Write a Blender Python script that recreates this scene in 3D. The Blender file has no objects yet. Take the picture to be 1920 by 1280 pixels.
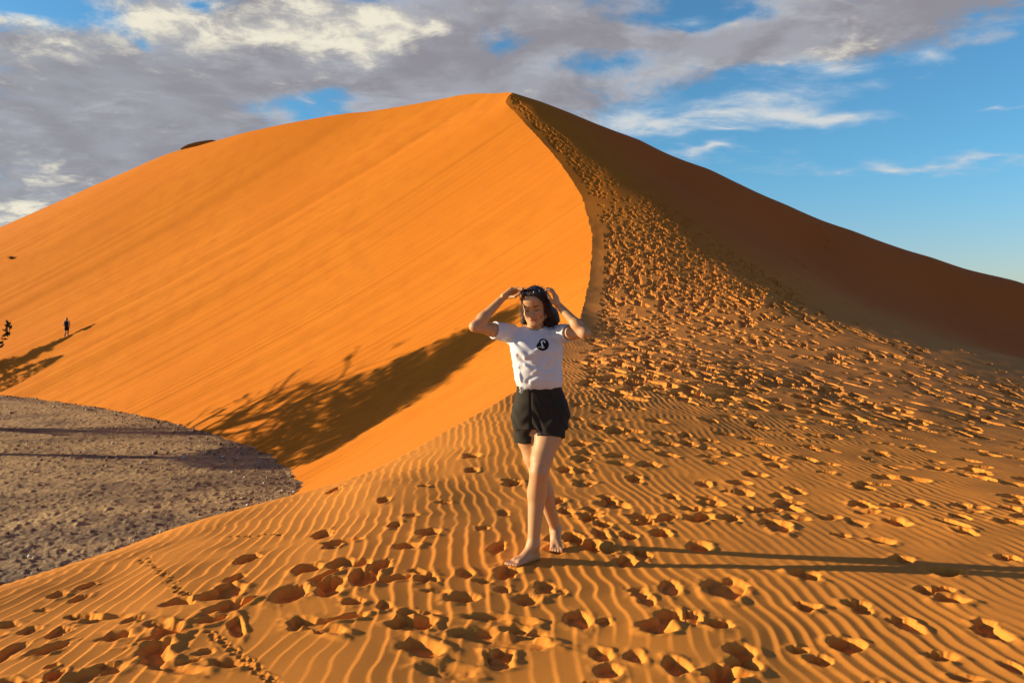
import bpy, math, random, sys
import numpy as np
from mathutils import Vector, Matrix

rng = np.random.default_rng(7)
random.seed(7)
scene = bpy.context.scene
COL = scene.collection

# ------------------------------------------------------------------ camera model (metres, camera at the origin, looking along +Y)
F = 1450.0          # focal length in pixels of the 1920 px wide photograph
CX, HY = 960.0, 590.0   # vertical centre line and horizon row
PAN = -7.0          # height of the gravel pan below the eye
SUN_EL = math.radians(11.0)
SUN_YAW = math.radians(-4.5)   # how far the sunlight travels away from the camera

def wpt(px, py, y):
    return np.array([(px - CX) / F * y, y, (HY - py) / F * y])

def smooth(e0, e1, x):
    t = np.clip((x - e0) / (e1 - e0), 0, 1)
    return t * t * (3 - 2 * t)

# ------------------------------------------------------------------ numpy noise
def _hash(ix, iy, seed):
    h = (ix.astype(np.int64) * 374761393 + iy.astype(np.int64) * 668265263 + seed * 974634777) & 0xFFFFFFFF
    h = ((h ^ (h >> 13)) * 1274126177) & 0xFFFFFFFF
    h = h ^ (h >> 16)
    return (h & 0xFFFF).astype(np.float32) / 32767.5 - 1.0

def vnoise(x, y, seed=0):
    x0 = np.floor(x); y0 = np.floor(y)
    fx = (x - x0).astype(np.float32); fy = (y - y0).astype(np.float32)
    ux = fx * fx * fx * (fx * (fx * 6 - 15) + 10); uy = fy * fy * fy * (fy * (fy * 6 - 15) + 10)
    a = _hash(x0, y0, seed); b = _hash(x0 + 1, y0, seed)
    c = _hash(x0, y0 + 1, seed); d = _hash(x0 + 1, y0 + 1, seed)
    return (a * (1 - ux) + b * ux) * (1 - uy) + (c * (1 - ux) + d * ux) * uy

def fbm(x, y, octv=4, seed=0, gain=.5):
    s = np.zeros(np.broadcast(x, y).shape, np.float32); amp = 1.0; tot = 0
    for o in range(octv):
        s += amp * vnoise(x * 2 ** o + 17.3 * o, y * 2 ** o - 9.1 * o, seed + o); tot += amp; amp *= gain
    return s / tot

# ------------------------------------------------------------------ object helpers
def tag(o, label=None, cat=None, group=None, kind=None):
    if label: o['label'] = label
    if cat: o['category'] = cat
    if group: o['group'] = group
    if kind: o['kind'] = kind
    return o

def mesh_obj(name, V, Fc, mats, parent=None, smooth_sh=True, mat_idx=None):
    """V (n,3) array; Fc (m,4) or (m,3) array or list of index lists"""
    me = bpy.data.meshes.new(name)
    V = np.asarray(V, np.float32)
    if isinstance(Fc, np.ndarray):
        n, k = Fc.shape
        me.vertices.add(len(V)); me.vertices.foreach_set('co', V.ravel())
        me.loops.add(n * k); me.loops.foreach_set('vertex_index', Fc.astype(np.int32).ravel())
        me.polygons.add(n)
        me.polygons.foreach_set('loop_start', np.arange(0, n * k, k, dtype=np.int32))
        me.polygons.foreach_set('loop_total', np.full(n, k, np.int32))
        if mat_idx is not None: me.polygons.foreach_set('material_index', mat_idx.astype(np.int32))
        me.update(calc_edges=True); me.validate()
    else:
        me.from_pydata([tuple(map(float, v)) for v in V], [], [list(map(int, f)) for f in Fc]); me.update()
        if mat_idx is not None: me.polygons.foreach_set('material_index', np.asarray(mat_idx, np.int32))
    if smooth_sh: me.polygons.foreach_set('use_smooth', np.ones(len(me.polygons), bool))
    for m in (mats if isinstance(mats, (list, tuple)) else [mats]): me.materials.append(m)
    o = bpy.data.objects.new(name, me); COL.objects.link(o)
    if parent is not None:
        o.parent = parent; o.matrix_parent_inverse = Matrix.Translation(parent.location).inverted()
    return o

def color_attr(o, rgb, name='tint'):
    a = o.data.color_attributes.new(name, 'FLOAT_COLOR', 'POINT')
    c = np.ones((len(o.data.vertices), 4), np.float32); c[:, :3] = rgb
    a.data.foreach_set('color', c.ravel())

def empty(name, loc):
    o = bpy.data.objects.new(name, None); o.location = loc; o.empty_display_size = .2; COL.objects.link(o); return o

def grid_faces(nr, nc):
    i = np.arange(nr - 1)[:, None] * nc + np.arange(nc - 1)[None, :]
    return np.stack([i, i + 1, i + nc + 1, i + nc], -1).reshape(-1, 4)

# ------------------------------------------------------------------ node helpers
class NT:
    def __init__(s, tree): s.t = tree; s.n = tree.nodes; s.l = tree.links
    def node(s, typ, **kw):
        n = s.n.new(typ)
        for k, v in kw.items(): setattr(n, k, v)
        return n
    def set(s, sock, v):
        if v is None: return
        if hasattr(v, 'is_output') or isinstance(v, bpy.types.NodeSocket): s.l.new(v, sock)
        else: sock.default_value = v
    def math(s, op, a, b=None, c=None, clamp=False):
        n = s.node('ShaderNodeMath', operation=op, use_clamp=clamp)
        s.set(n.inputs[0], a); s.set(n.inputs[1], b); s.set(n.inputs[2], c)
        return n.outputs[0]
    def maprange(s, v, a, b, c=0.0, d=1.0, interp='SMOOTHSTEP'):
        n = s.node('ShaderNodeMapRange', interpolation_type=interp)
        s.set(n.inputs['Value'], v)
        for k, x in zip(('From Min', 'From Max', 'To Min', 'To Max'), (a, b, c, d)): s.set(n.inputs[k], x)
        return n.outputs[0]
    def combine(s, x, y, z=0.0):
        n = s.node('ShaderNodeCombineXYZ'); s.set(n.inputs[0], x); s.set(n.inputs[1], y); s.set(n.inputs[2], z); return n.outputs[0]
    def noise(s, vec, scale, detail=4, rough=.55, dist=0.0, lac=2.0):
        n = s.node('ShaderNodeTexNoise'); s.set(n.inputs['Vector'], vec)
        n.inputs['Scale'].default_value = scale; n.inputs['Detail'].default_value = detail
        n.inputs['Roughness'].default_value = rough; n.inputs['Distortion'].default_value = dist
        n.inputs['Lacunarity'].default_value = lac
        return n.outputs['Fac']
    def mix(s, fac, a, b, blend='MIX'):
        n = s.node('ShaderNodeMix', data_type='RGBA', blend_type=blend)
        s.set(n.inputs[0], fac); s.set(n.inputs[6], a); s.set(n.inputs[7], b); return n.outputs[2]
    def ramp(s, fac, stops):
        n = s.node('ShaderNodeValToRGB'); s.set(n.inputs[0], fac)
        e = n.color_ramp.elements
        while len(e) < len(stops): e.new(.5)
        for el, (p, c) in zip(e, stops): el.position = p; el.color = tuple(c) + (1,) if len(c) == 3 else c
        return n.outputs[0]

def new_mat(name, rough=.9, spec=.2):
    m = bpy.data.materials.new(name); m.use_nodes = True
    nt = NT(m.node_tree); p = m.node_tree.nodes['Principled BSDF']
    p.inputs['Roughness'].default_value = rough
    p.inputs['Specular IOR Level'].default_value = spec
    return m, nt, p

def simple_mat(name, col, rough=.8, spec=.3, var=.12, scale=40.0, bump=0.0):
    m, nt, p = new_mat(name, rough, spec)
    tc = nt.node('ShaderNodeTexCoord').outputs['Object']
    f = nt.noise(tc, scale, 3)
    a = [c * (1 - var) for c in col] + [1]; b = [min(1, c * (1 + var)) for c in col] + [1]
    nt.l.new(nt.mix(f, a, b), p.inputs['Base Color'])
    if bump:
        bn = nt.node('ShaderNodeBump'); bn.inputs['Strength'].default_value = .5; bn.inputs['Distance'].default_value = bump
        nt.l.new(f, bn.inputs['Height']); nt.l.new(bn.outputs[0], p.inputs['Normal'])
    return m

# ------------------------------------------------------------------ materials of the ground
def sand_material():
    m, nt, p = new_mat('sand', .95, .08)
    tc = nt.node('ShaderNodeTexCoord').outputs['Object']
    gsep = nt.node('ShaderNodeSeparateColor'); nt.l.new(nt.node('ShaderNodeVertexColor', layer_name='grain').outputs[0], gsep.inputs[0]); gold, shade_red = gsep.outputs[0], gsep.outputs[1]      # coarse golden ripple sand (1) or fine red avalanche sand (0)
    big = nt.noise(tc, .05, 3); mid = nt.noise(tc, .6, 3); fine = nt.noise(tc, 90, 2)
    red = nt.mix(nt.maprange(big, .35, .65), (.55, .170, .0135, 1), (.58, .190, .016, 1))
    red = nt.mix(nt.maprange(mid, .4, .7), red, (.53, .165, .0145, 1))
    gol = nt.mix(nt.maprange(big, .35, .65), (.70, .262, .040, 1), (.74, .29, .05, 1))
    gol = nt.mix(nt.maprange(mid, .4, .7), gol, (.66, .25, .042, 1))
    red = nt.mix(shade_red, red, (.58, .135, .017, 1))  # hue of the flank in shade, put into the sand colour
    c = nt.mix(gold, red, gol)
    c = nt.mix(nt.math('MULTIPLY', gsep.outputs[2], .5), c, (.62, .24, .06, 1))      # paler, coarser sand on the trodden ramp
    c = nt.mix(nt.maprange(fine, .58, .75, 0, .35), c, (.36, .115, .02, 1))
    nt.l.new(c, p.inputs['Base Color'])
    grain = nt.noise(tc, 260, 2)
    bn = nt.node('ShaderNodeBump'); bn.inputs['Strength'].default_value = .35; bn.inputs['Distance'].default_value = .003
    nt.l.new(grain, bn.inputs['Height']); nt.l.new(bn.outputs[0], p.inputs['Normal'])
    return m
SAND = sand_material()

def gravel_material():
    m, nt, p = new_mat('gravel', .95, .15)
    tc = nt.node('ShaderNodeTexCoord').outputs['Object']
    mp = nt.node('ShaderNodeMapping'); mp.inputs['Scale'].default_value = (.5, 1, 1); nt.l.new(tc, mp.inputs[0])
    a = nt.noise(mp.outputs[0], .35, 5, .62); b = nt.noise(tc, 7, 5, .75); d = nt.noise(tc, 16, 2)
    c = nt.mix(nt.maprange(a, .36, .62), (.27, .175, .09, 1), (.54, .355, .16, 1))
    c = nt.mix(nt.maprange(b, .45, .66, 0, .8), c, (.20, .13, .078, 1))
    # greyer stone pavement towards the near corner of the pan
    sp = nt.node('ShaderNodeSeparateXYZ'); nt.l.new(tc, sp.inputs[0])
    near = nt.maprange(nt.math('MULTIPLY_ADD', nt.math('SUBTRACT', a, .5), 22.0, sp.outputs[1]), 19, 30, .8, 0)
    c = nt.mix(near, c, nt.mix(nt.maprange(b, .4, .6), (.26, .19, .12, 1), (.16, .118, .078, 1)))
    c = nt.mix(nt.maprange(d, .66, .76, 0, .6), c, (.60, .47, .31, 1))
    nt.l.new(c, p.inputs['Base Color'])
    bn = nt.node('ShaderNodeBump'); bn.inputs['Strength'].default_value = .6; bn.inputs['Distance'].default_value = .05
    nt.l.new(b, bn.inputs['Height']); nt.l.new(bn.outputs[0], p.inputs['Normal'])
    return m
GRAVEL = gravel_material()
QUAL = (1950, 1300)
RIPPLES = True; PRINTS = True
SUN_STRENGTH = 5.0; SKY_STRENGTH = .10; EXPOSURE = 0.78
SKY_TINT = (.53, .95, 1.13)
# ================================================================== implicit-surface modelling (for the people)
class Field:
    def __init__(s, lo, hi, h):
        s.lo = np.array(lo, float); s.h = h
        s.n = np.ceil((np.array(hi) - s.lo) / h).astype(int) + 1
        s.f = np.full(s.n, 1.0, np.float32)
        s.ax = [(s.lo[i] + h * np.arange(s.n[i])).astype(np.float32) for i in range(3)]
    def win(s, lo, hi):
        a = np.clip(np.floor((np.array(lo) - s.lo) / s.h).astype(int), 0, s.n - 1); b = np.clip(np.ceil((np.array(hi) - s.lo) / s.h).astype(int) + 1, 1, s.n)
        sl = tuple(slice(a[i], b[i]) for i in range(3))
        g = np.meshgrid(*[s.ax[i][sl[i]] for i in range(3)], indexing='ij')
        return sl, g
    def add(s, fn, lo, hi, k=.015, op='union'):
        m = k + .03
        sl, g = s.win(np.array(lo) - m, np.array(hi) + m)
        if 0 in g[0].shape: return
        d = fn(*g).astype(np.float32); f = s.f[sl]
        if op == 'union': s.f[sl] = smin(f, d, k)
        elif op == 'sub': s.f[sl] = -smin(-f, d, k)
        elif op == 'disp': s.f[sl] = f + d
    def cone(s, p1, r1, p2, r2, k=.015, op='union'):
        p1 = np.array(p1, float); p2 = np.array(p2, float); R = max(r1, r2)
        s.add(lambda x, y, z: round_cone(x, y, z, p1, r1, p2, r2), np.minimum(p1, p2) - R, np.maximum(p1, p2) + R, k, op)
    def ell(s, c, r, k=.015, op='union', M=None):
        c = np.array(c, float); r = np.array(r, float); R = r.max()
        def fn(x, y, z):
            x, y, z = x - c[0], y - c[1], z - c[2]
            if M is not None: x, y, z = (M[0][0] * x + M[1][0] * y + M[2][0] * z, M[0][1] * x + M[1][1] * y + M[2][1] * z, M[0][2] * x + M[1][2] * y + M[2][2] * z)
            k0 = np.sqrt((x / r[0]) ** 2 + (y / r[1]) ** 2 + (z / r[2]) ** 2) + 1e-6
            k1 = np.sqrt((x / r[0] ** 2) ** 2 + (y / r[1] ** 2) ** 2 + (z / r[2] ** 2) ** 2) + 1e-6
            return k0 * (k0 - 1) / k1
        s.add(fn, c - R, c + R, k, op)
    def loft(s, secs, k=.015, op='union', pw=2.3):
        """secs: list of (z, cx, cy, rx, ry) from low to high"""
        S = np.array(secs, float)
        def fn(x, y, z):
            zc = np.clip(z, S[0, 0], S[-1, 0])
            cx, cy, rx, ry = [np.interp(zc, S[:, 0], S[:, i]).astype(np.float32) for i in (1, 2, 3, 4)]
            q = (np.abs((x - cx) / rx) ** pw + np.abs((y - cy) / ry) ** pw) ** (1 / pw)
            d2 = (q - 1) * np.minimum(rx, ry)
            dz = np.maximum(S[0, 0] - z, z - S[-1, 0])
            return np.maximum(d2, dz)
        R = S[:, 3:].max()
        s.add(fn, (S[:, 1].min() - R, S[:, 2].min() - R, S[0, 0]), (S[:, 1].max() + R, S[:, 2].max() + R, S[-1, 0]), k, op)
    def half(s, p, n, k=.004):
        """keep the side where (q - p).n < 0, in the whole field"""
        p = np.array(p, float); n = np.array(n, float); n /= np.linalg.norm(n)
        X_, Y_, Z_ = np.meshgrid(*s.ax, indexing='ij', sparse=True)
        d = ((X_ - p[0]) * n[0] + (Y_ - p[1]) * n[1] + (Z_ - p[2]) * n[2]).astype(np.float32)
        s.f = -smin(-s.f, -d, k)
    def mesh(s): return surface_nets(s.f, s.lo, s.h)

def smin(a, b, k):
    h = np.clip(.5 + .5 * (b - a) / k, 0, 1)
    return b * (1 - h) + a * h - k * h * (1 - h)

def round_cone(x, y, z, p1, r1, p2, r2):
    ba = p2 - p1; L2 = float(ba @ ba) + 1e-12
    px, py, pz = x - p1[0], y - p1[1], z - p1[2]
    t = np.clip((px * ba[0] + py * ba[1] + pz * ba[2]) / L2, 0, 1)
    d = np.sqrt((px - t * ba[0]) ** 2 + (py - t * ba[1]) ** 2 + (pz - t * ba[2]) ** 2)
    return d - (r1 + (r2 - r1) * t)

def surface_nets(f, lo, h):
    ins = f < 0
    nx, ny, nz = f.shape
    cnt = np.zeros((nx - 1, ny - 1, nz - 1), np.int8)
    for i in (0, 1):
        for j in (0, 1):
            for k in (0, 1): cnt += ins[i:nx - 1 + i, j:ny - 1 + j, k:nz - 1 + k]
    act = (cnt > 0) & (cnt < 8)
    idx = np.argwhere(act)
    vid = np.full(act.shape, -1, np.int32); vid[act] = np.arange(len(idx))
    cor = np.array([(i, j, k) for i in (0, 1) for j in (0, 1) for k in (0, 1)])
    vals = np.stack([f[idx[:, 0] + c[0], idx[:, 1] + c[1], idx[:, 2] + c[2]] for c in cor], 1)
    acc = np.zeros((len(idx), 3)); num = np.zeros(len(idx))
    for a in range(8):
        for b in range(a + 1, 8):
            if np.abs(cor[a] - cor[b]).sum() != 1: continue
            va, vb = vals[:, a], vals[:, b]; cr = (va < 0) != (vb < 0)
            t = np.where(cr, va / np.where(va == vb, 1, va - vb), 0)
            p = cor[a][None] + t[:, None] * (cor[b] - cor[a])[None]
            acc += np.where(cr[:, None], p, 0); num += cr
    V = lo + h * (idx + acc / num[:, None])
    quads = []
    for ax in range(3):
        sl0 = [slice(None)] * 3; sl1 = [slice(None)] * 3
        sl0[ax] = slice(0, -1); sl1[ax] = slice(1, None)
        o1, o2 = [(1, 2), (2, 0), (0, 1)][ax]
        a, b = ins[tuple(sl0)], ins[tuple(sl1)]
        e = np.argwhere(a != b)
        ok = (e[:, o1] > 0) & (e[:, o2] > 0) & (e[:, o1] < f.shape[o1] - 1) & (e[:, o2] < f.shape[o2] - 1)
        e = e[ok]; sg = a[e[:, 0], e[:, 1], e[:, 2]]
        def at(d1, d2):
            c = e.copy(); c[:, o1] -= d1; c[:, o2] -= d2
            return vid[c[:, 0], c[:, 1], c[:, 2]]
        q = np.stack([at(1, 1), at(0, 1), at(0, 0), at(1, 0)], 1)
        q[~sg] = q[~sg][:, ::-1]
        quads.append(q)
    return V, np.concatenate(quads)

def relax(V, Q, it=2, lam=.5):
    n = len(V)
    e = np.concatenate([Q[:, [0, 1]], Q[:, [1, 2]], Q[:, [2, 3]], Q[:, [3, 0]]])
    for _ in range(it):
        acc = np.zeros_like(V); c = np.zeros(n)
        for k in range(3):
            acc[:, k] = np.bincount(e[:, 0], V[e[:, 1], k], n) + np.bincount(e[:, 1], V[e[:, 0], k], n)
        c = np.bincount(e[:, 0], minlength=n) + np.bincount(e[:, 1], minlength=n)
        V = V + lam * (acc / c[:, None] - V)
    return V
# ================================================================== TERRAIN
# crest of the dune (depth, px, py) from the near spur to the peak and along the skyline to the left
CREST = [(1.0, None, (-3.3, -1.85)), (2.0, None, (-3.05, -1.75)), (3.2, None, (-2.95, -1.66)),
         (4.3, 0, 1130), (5.0, 200, 1062), (6.2, 440, 981), (7.2, 568, 929), (8.2, 700, 880), (9.6, 850, 800),
         (11, 950, 745), (15, 1005, 699), (20, 1048, 656), (26, 1078, 617), (33, 1093, 575), (36, 1102, 538), (39, 1107, 498),
         (43.6, 1108, 430), (48, 1095, 380), (53.4, 1060, 320), (57.5, 1032, 283), (61.3, 1000, 248), (66.0, 960, 205), (67.4, 948, 192),
         (68.2, 951, 183), (69.0, 960, 175), (71.5, 930, 175), (75.5, 850, 181), (81, 700, 208), (83, 640, 214), (88.5, 480, 244), (92, 398, 266), (93.5, 366, 275), (95, 340, 281), (101, 215, 331), (110, 0, 430), (121, -300, 560), (150, -900, 640)]
cy_, cx_, cz_ = [], [], []
for y, px, py in CREST:
    if px is None: x, z = py
    else: x, _, z = wpt(px, py, y)
    cy_.append(y); cx_.append(x); cz_.append(z)
cy_ = np.array(cy_); cx_ = np.array(cx_); cz_ = np.array(cz_)

def pchip(xk, yk, x):
    """monotone cubic interpolation"""
    h = np.diff(xk); d = np.diff(yk) / h
    m = np.zeros(len(xk)); m[0] = d[0]; m[-1] = d[-1]
    w1 = 2 * h[1:] + h[:-1]; w2 = h[1:] + 2 * h[:-1]
    same = (d[:-1] * d[1:]) > 0
    with np.errstate(divide='ignore', invalid='ignore'):
        mm = (w1 + w2) / (w1 / d[:-1] + w2 / d[1:])
    m[1:-1] = np.where(same, mm, 0)
    i = np.clip(np.searchsorted(xk, x) - 1, 0, len(xk) - 2)
    t = (x - xk[i]) / h[i]
    return ((1 + 2 * t) * (1 - t) ** 2 * yk[i] + t * (1 - t) ** 2 * h[i] * m[i] + t * t * (3 - 2 * t) * yk[i + 1] + t * t * (t - 1) * h[i] * m[i + 1])

_lcy = np.log(cy_)
def crest_x(y): return pchip(_lcy, cx_, np.log(y))
def crest_z(y): return pchip(_lcy, cz_, np.log(y))

# ---- windward side: control points (depth, [(px, py)...]) -> elevation e = z / y over (a = x / y, b = ln y)
WIND = [
 (1.0, [(-3000, 3150), (500, 3000), (960, 2940), (2000, 2980), (3600, 3100)]),
 (2.0, [(-300, 1770), (500, 1700), (960, 1680), (1500, 1690), (2300, 1730), (2800, 1760)]),
 (3.0, [(0, 1340), (500, 1318), (960, 1312), (1500, 1318), (1920, 1316), (2400, 1325)]),
 (4.6, [(300, 1078), (600, 1066), (960, 1060), (1400, 1062), (1920, 1070), (2400, 1082)]),
 (7.0, [(700, 905), (960, 902), (1300, 908), (1600, 914), (1920, 928), (2400, 960)]),
 (12., [(1000, 733), (1300, 757), (1600, 790), (1920, 828), (2400, 890)]),
 (20., [(1060, 657), (1180, 662), (1300, 672), (1600, 709), (1920, 750), (2400, 840)]),
 (33., [(1100, 575), (1200, 576), (1300, 579), (1500, 592), (1700, 626), (1920, 672), (2400, 790)]),
 (38., [(1106, 513), (1200, 515), (1300, 519), (1420, 531), (1560, 568), (1750, 632), (1920, 674), (2400, 800)]),
 (48., [(1095, 380), (1180, 382), (1280, 400), (1420, 464), (1600, 554), (1920, 670), (2400, 800)]),
 (43.6, [(1108, 430), (1200, 432), (1300, 443), (1380, 467), (1500, 514), (1700, 600), (1920, 678), (2400, 800)]),
 (53.4, [(1060, 320), (1150, 326), (1250, 354), (1400, 430), (1600, 523), (1920, 640), (2400, 790)]),
 (61.3, [(1000, 248), (1080, 257), (1250, 332), (1500, 450), (1750, 548), (1920, 606), (2400, 760)]),
 (67.5, [(960, 184), (1010, 195), (1060, 215), (1200, 272), (1330, 328), (1480, 396), (1600, 446), (1750, 500), (1920, 552), (2400, 710)]),
 (70.5, [(935, 176), (1060, 209), (1200, 262), (1330, 317), (1480, 386), (1600, 433), (1750, 484), (1920, 533), (2400, 690)]),
 (73.5, [(962, 200), (1060, 218), (1200, 268), (1330, 321), (1480, 389), (1600, 435), (1750, 485), (1920, 533), (2400, 685)]),
 (82., [(700, 270), (962, 290), (1200, 330), (1480, 415), (1750, 500), (1920, 545), (2400, 680)]),
 (95., [(300, 340), (600, 370), (962, 400), (1200, 430), (1480, 480), (1920, 575), (2400, 680)]),
 (110., [(-60, 480), (300, 500), (962, 520), (1920, 620), (2400, 690)]),
 (150., [(-900, 640), (0, 640), (962, 640), (1480, 640), (2400, 650)]),
]
ka, kb, ke = [], [], []
for y, L in WIND:
    for px, py in L:
        ka.append((px - CX) / F); kb.append(math.log(y)); ke.append((HY - py) / F)
for y, x, z in zip(cy_, cx_, cz_):
    if 4 < y < 70: ka.append(x / y); kb.append(math.log(y)); ke.append(z / y)
K = np.stack([np.array(ka) * 2.2, np.array(kb)], 1); ke = np.array(ke)
_, uq = np.unique(np.round(K, 3), axis=0, return_index=True); K = K[uq]; ke = ke[uq]
def _tps(r2): return np.where(r2 > 0, r2 * np.log(np.maximum(r2, 1e-12)), 0)
_n = len(K)
_A = np.zeros((_n + 3, _n + 3)); _A[:_n, :_n] = _tps(((K[:, None] - K[None]) ** 2).sum(-1)) + np.eye(_n) * 4e-3
_A[:_n, _n] = 1; _A[:_n, _n + 1:] = K; _A[_n, :_n] = 1; _A[_n + 1:, :_n] = K.T
_w = np.linalg.solve(_A, np.concatenate([ke, np.zeros(3)]))
def wind_e(a, b):
    a = np.asarray(a, np.float32) * 2.2; b = np.asarray(b, np.float32)
    s = (_w[_n] + _w[_n + 1] * a + _w[_n + 2] * b).astype(np.float32)
    for i in range(_n):
        r2 = (a - np.float32(K[i, 0])) ** 2 + (b - np.float32(K[i, 1])) ** 2 + np.float32(1e-9)
        s += np.float32(_w[i]) * r2 * np.log(r2)
    return s
def wind_z(x, y):
    x = np.asarray(x, float); y = np.asarray(y, float)
    return wind_e(x / y, np.log(y)) * y

def pick(px, py, ymin=2.6, ymax=72):
    """first point of the windward sand on the line of sight through a photograph pixel"""
    ys = np.exp(np.linspace(math.log(ymin), math.log(ymax), 1500)); a = (px - CX) / F; e = (HY - py) / F
    w = wind_e(np.full_like(ys, a), np.log(ys))
    k = np.argmax(w >= e)
    y = ys[k] if w[k] >= e else ys[-1]
    return a * y, y

# ---- the windward mesh grid: rows are depths, columns run from the crest to the right
NR, NC = QUAL
yrow = np.exp(np.concatenate([np.linspace(math.log(.9), math.log(2.6), 60, endpoint=False),
        np.linspace(math.log(2.6), math.log(112), NR - 140, endpoint=False), np.linspace(math.log(112), math.log(150), 80)]))
NR = len(yrow); lrow = np.log(yrow)
crest_wob = (.05 * fbm(yrow * 1.3, yrow * 0, 3, 5) + .03 * vnoise(yrow * 4.1, yrow * 0, 9)) * smooth(14, 30, yrow) * (1 - smooth(68, 69, yrow) * .6)
xc_row = crest_x(yrow) + crest_wob; zc_row = crest_z(yrow)
ac_row = xc_row / yrow
AMAX = 1.12
tcol = np.linspace(0, 1, NC) ** 1.12
A = (ac_row[:, None] + (np.maximum(AMAX, ac_row + .9) - ac_row)[:, None] * tcol[None, :]).astype(np.float32)
X = A * yrow[:, None].astype(np.float32)
Y = np.broadcast_to(yrow[:, None].astype(np.float32), X.shape)
Z = wind_e(A, np.broadcast_to(lrow[:, None], A.shape)) * Y
dl = (zc_row - Z[:, 0])[:, None]
Z = Z + dl * np.exp(-(X - X[:, :1]) / (.25 + .03 * Y))

# ---- wind ripples: many nearly parallel waves whose beat makes forks and wandering crests
def ripples(x, y):
    lam = .088 + .010 * fbm(x * .25, y * .25, 2, 31)
    wx = x + .050 * fbm(x * 1.1, y * 2.1, 2, 21) + .016 * vnoise(x * 5, y * 6.5, 23) + .22 * fbm(x * .3, y * .22, 2, 25)
    k0 = 2 * math.pi / .092
    psi = np.zeros(x.shape, np.complex64)
    r = np.random.default_rng(3)
    for i in range(20):
        k = k0 * (1 + r.normal(0, .028)); th = r.normal(.05, .042)
        ph = (k * (math.cos(th) * wx + math.sin(th) * y) + r.uniform(0, 6.283)).astype(np.float32)
        psi += np.exp(1j * ph)
    amp = np.clip(np.abs(psi) / 4.2, 0, 1)
    p = (np.angle(psi) / (2 * math.pi)) % 1.0
    up = (.20 + .42 * smooth(.4, 2.6, x)).astype(np.float32)
    prof = np.where(p < up, p / up, 1 - (p - up) / (1 - up))
    prof = prof * .7 + .3 * prof * prof
    return (prof - .5) * amp
H = np.zeros_like(Z)
nr_rip = int(np.searchsorted(yrow, 46))
if RIPPLES:
    xs, ys_ = X[:nr_rip], Y[:nr_rip]
    rp = ripples(xs, ys_)
    ampl = .0078 * (1 - smooth(30, 45, ys_)) * (.80 + .45 * fbm(xs * .5, ys_ * .4, 2, 44))
    # fewer ripples far up on the steep shaded flank
    H[:nr_rip] += rp * ampl
    H[:nr_rip] += .028 * fbm(xs * .9, ys_ * .7, 3, 51) * smooth(2, 4, ys_)
H += .10 * fbm(X * .12, Y * .09, 3, 61) * smooth(12, 25, Y) * smooth(0, 2, X - X[:, :1])

# ---- footprints
prints = []   # x, y, half length, half width, depth, angle, rim
def add_print(x, y, L=.15, Wd=.075, D=.05, ang=None, rim=.6):
    if ang is None: ang = rng.normal(0, .5)
    prints.append((x, y, L, Wd, D, ang, rim))
def density_ok(x, y):
    px = CX + x / y * F; d = x - float(crest_x(y))
    return px, d
# right-hand limit of the trodden band (depth -> px) and where it is densest
lim_y = np.array([5, 10, 14, 20, 26, 33, 39, 43.6, 48, 53.4, 57, 61.3, 66, 69])
lim_r = np.array([2250, 2120, 2050, 1930, 1770, 1590, 1450, 1350, 1270, 1175, 1105, 1050, 985, 966])
lim_l = np.array([1100, 1080, 1090, 1095, 1112, 1125, 1138, 1135, 1117, 1080, 1050, 1016, 968, 955])
N_try = 17500 if PRINTS else 0
for i in range(N_try):
    y = 5.6 + (69 - 5.6) * rng.random() ** 1.0
    pr = np.interp(y, lim_y, lim_r); pl = np.interp(y, lim_y, lim_l)
    xl, xr = (pl - CX) / F * y, (pr - CX) / F * y
    x = xl + (xr - xl) * rng.random() ** 1.1 * 1.05
    s = (x - xl) / (xr - xl)
    dens = .26 + .58 * smooth(7, 13, y) + .16 * smooth(30, 44, y) * (1 - .65 * smooth(.55, 1.05, s))
    clump = fbm(np.array([x * .35]), np.array([y * .28]), 2, 71)[0]
    dens *= np.clip(.75 + .9 * clump, .12, 1.2)
    dens *= (xr - xl) / 18.0
    if rng.random() > dens: continue
    L = rng.uniform(.105, .17) * (.85 + .15 * smooth(8, 16, y)); wd = L * rng.uniform(.6, 1.0)
    if 12 < y < 35 and rng.random() < .8:       # on the gentle ramp the prints of one walking line run together into short furrows
        if rng.random() < .45: continue
        add_print(x, y, rng.uniform(.20, .42), rng.uniform(.10, .155), rng.uniform(.055, .085), rng.normal(-.05, .35), rng.uniform(.03, .18)); continue
    add_print(x, y, L, wd, rng.uniform(.055, .085) * (.60 + .40 * smooth(6, 14, y)), rng.normal(1.35, .45), rng.uniform(.05, .24) if y > 9 else rng.uniform(.2, .45))
# outlying trail on the right-hand flank
for k in range(46 if PRINTS else 0):
    t = k / 45.0
    px = 1470 + 480 * t + rng.normal(0, 10); py = 500 + 245 * t ** 1.1 + rng.normal(0, 7)
    x, y = pick(px, py); add_print(x, y, rng.uniform(.13, .2), rng.uniform(.08, .12), rng.uniform(.05, .08), rng.normal(0, .4), .9)
for px, py in ([(1848, 625), (1492, 488), (1505, 480), (1516, 478), (1470, 492), (1540, 440), (1535, 425), (1552, 452), (1545, 465)] if PRINTS else []):
    x, y = pick(px, py); add_print(x, y, .2, .1, .07, .3, .9)
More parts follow.
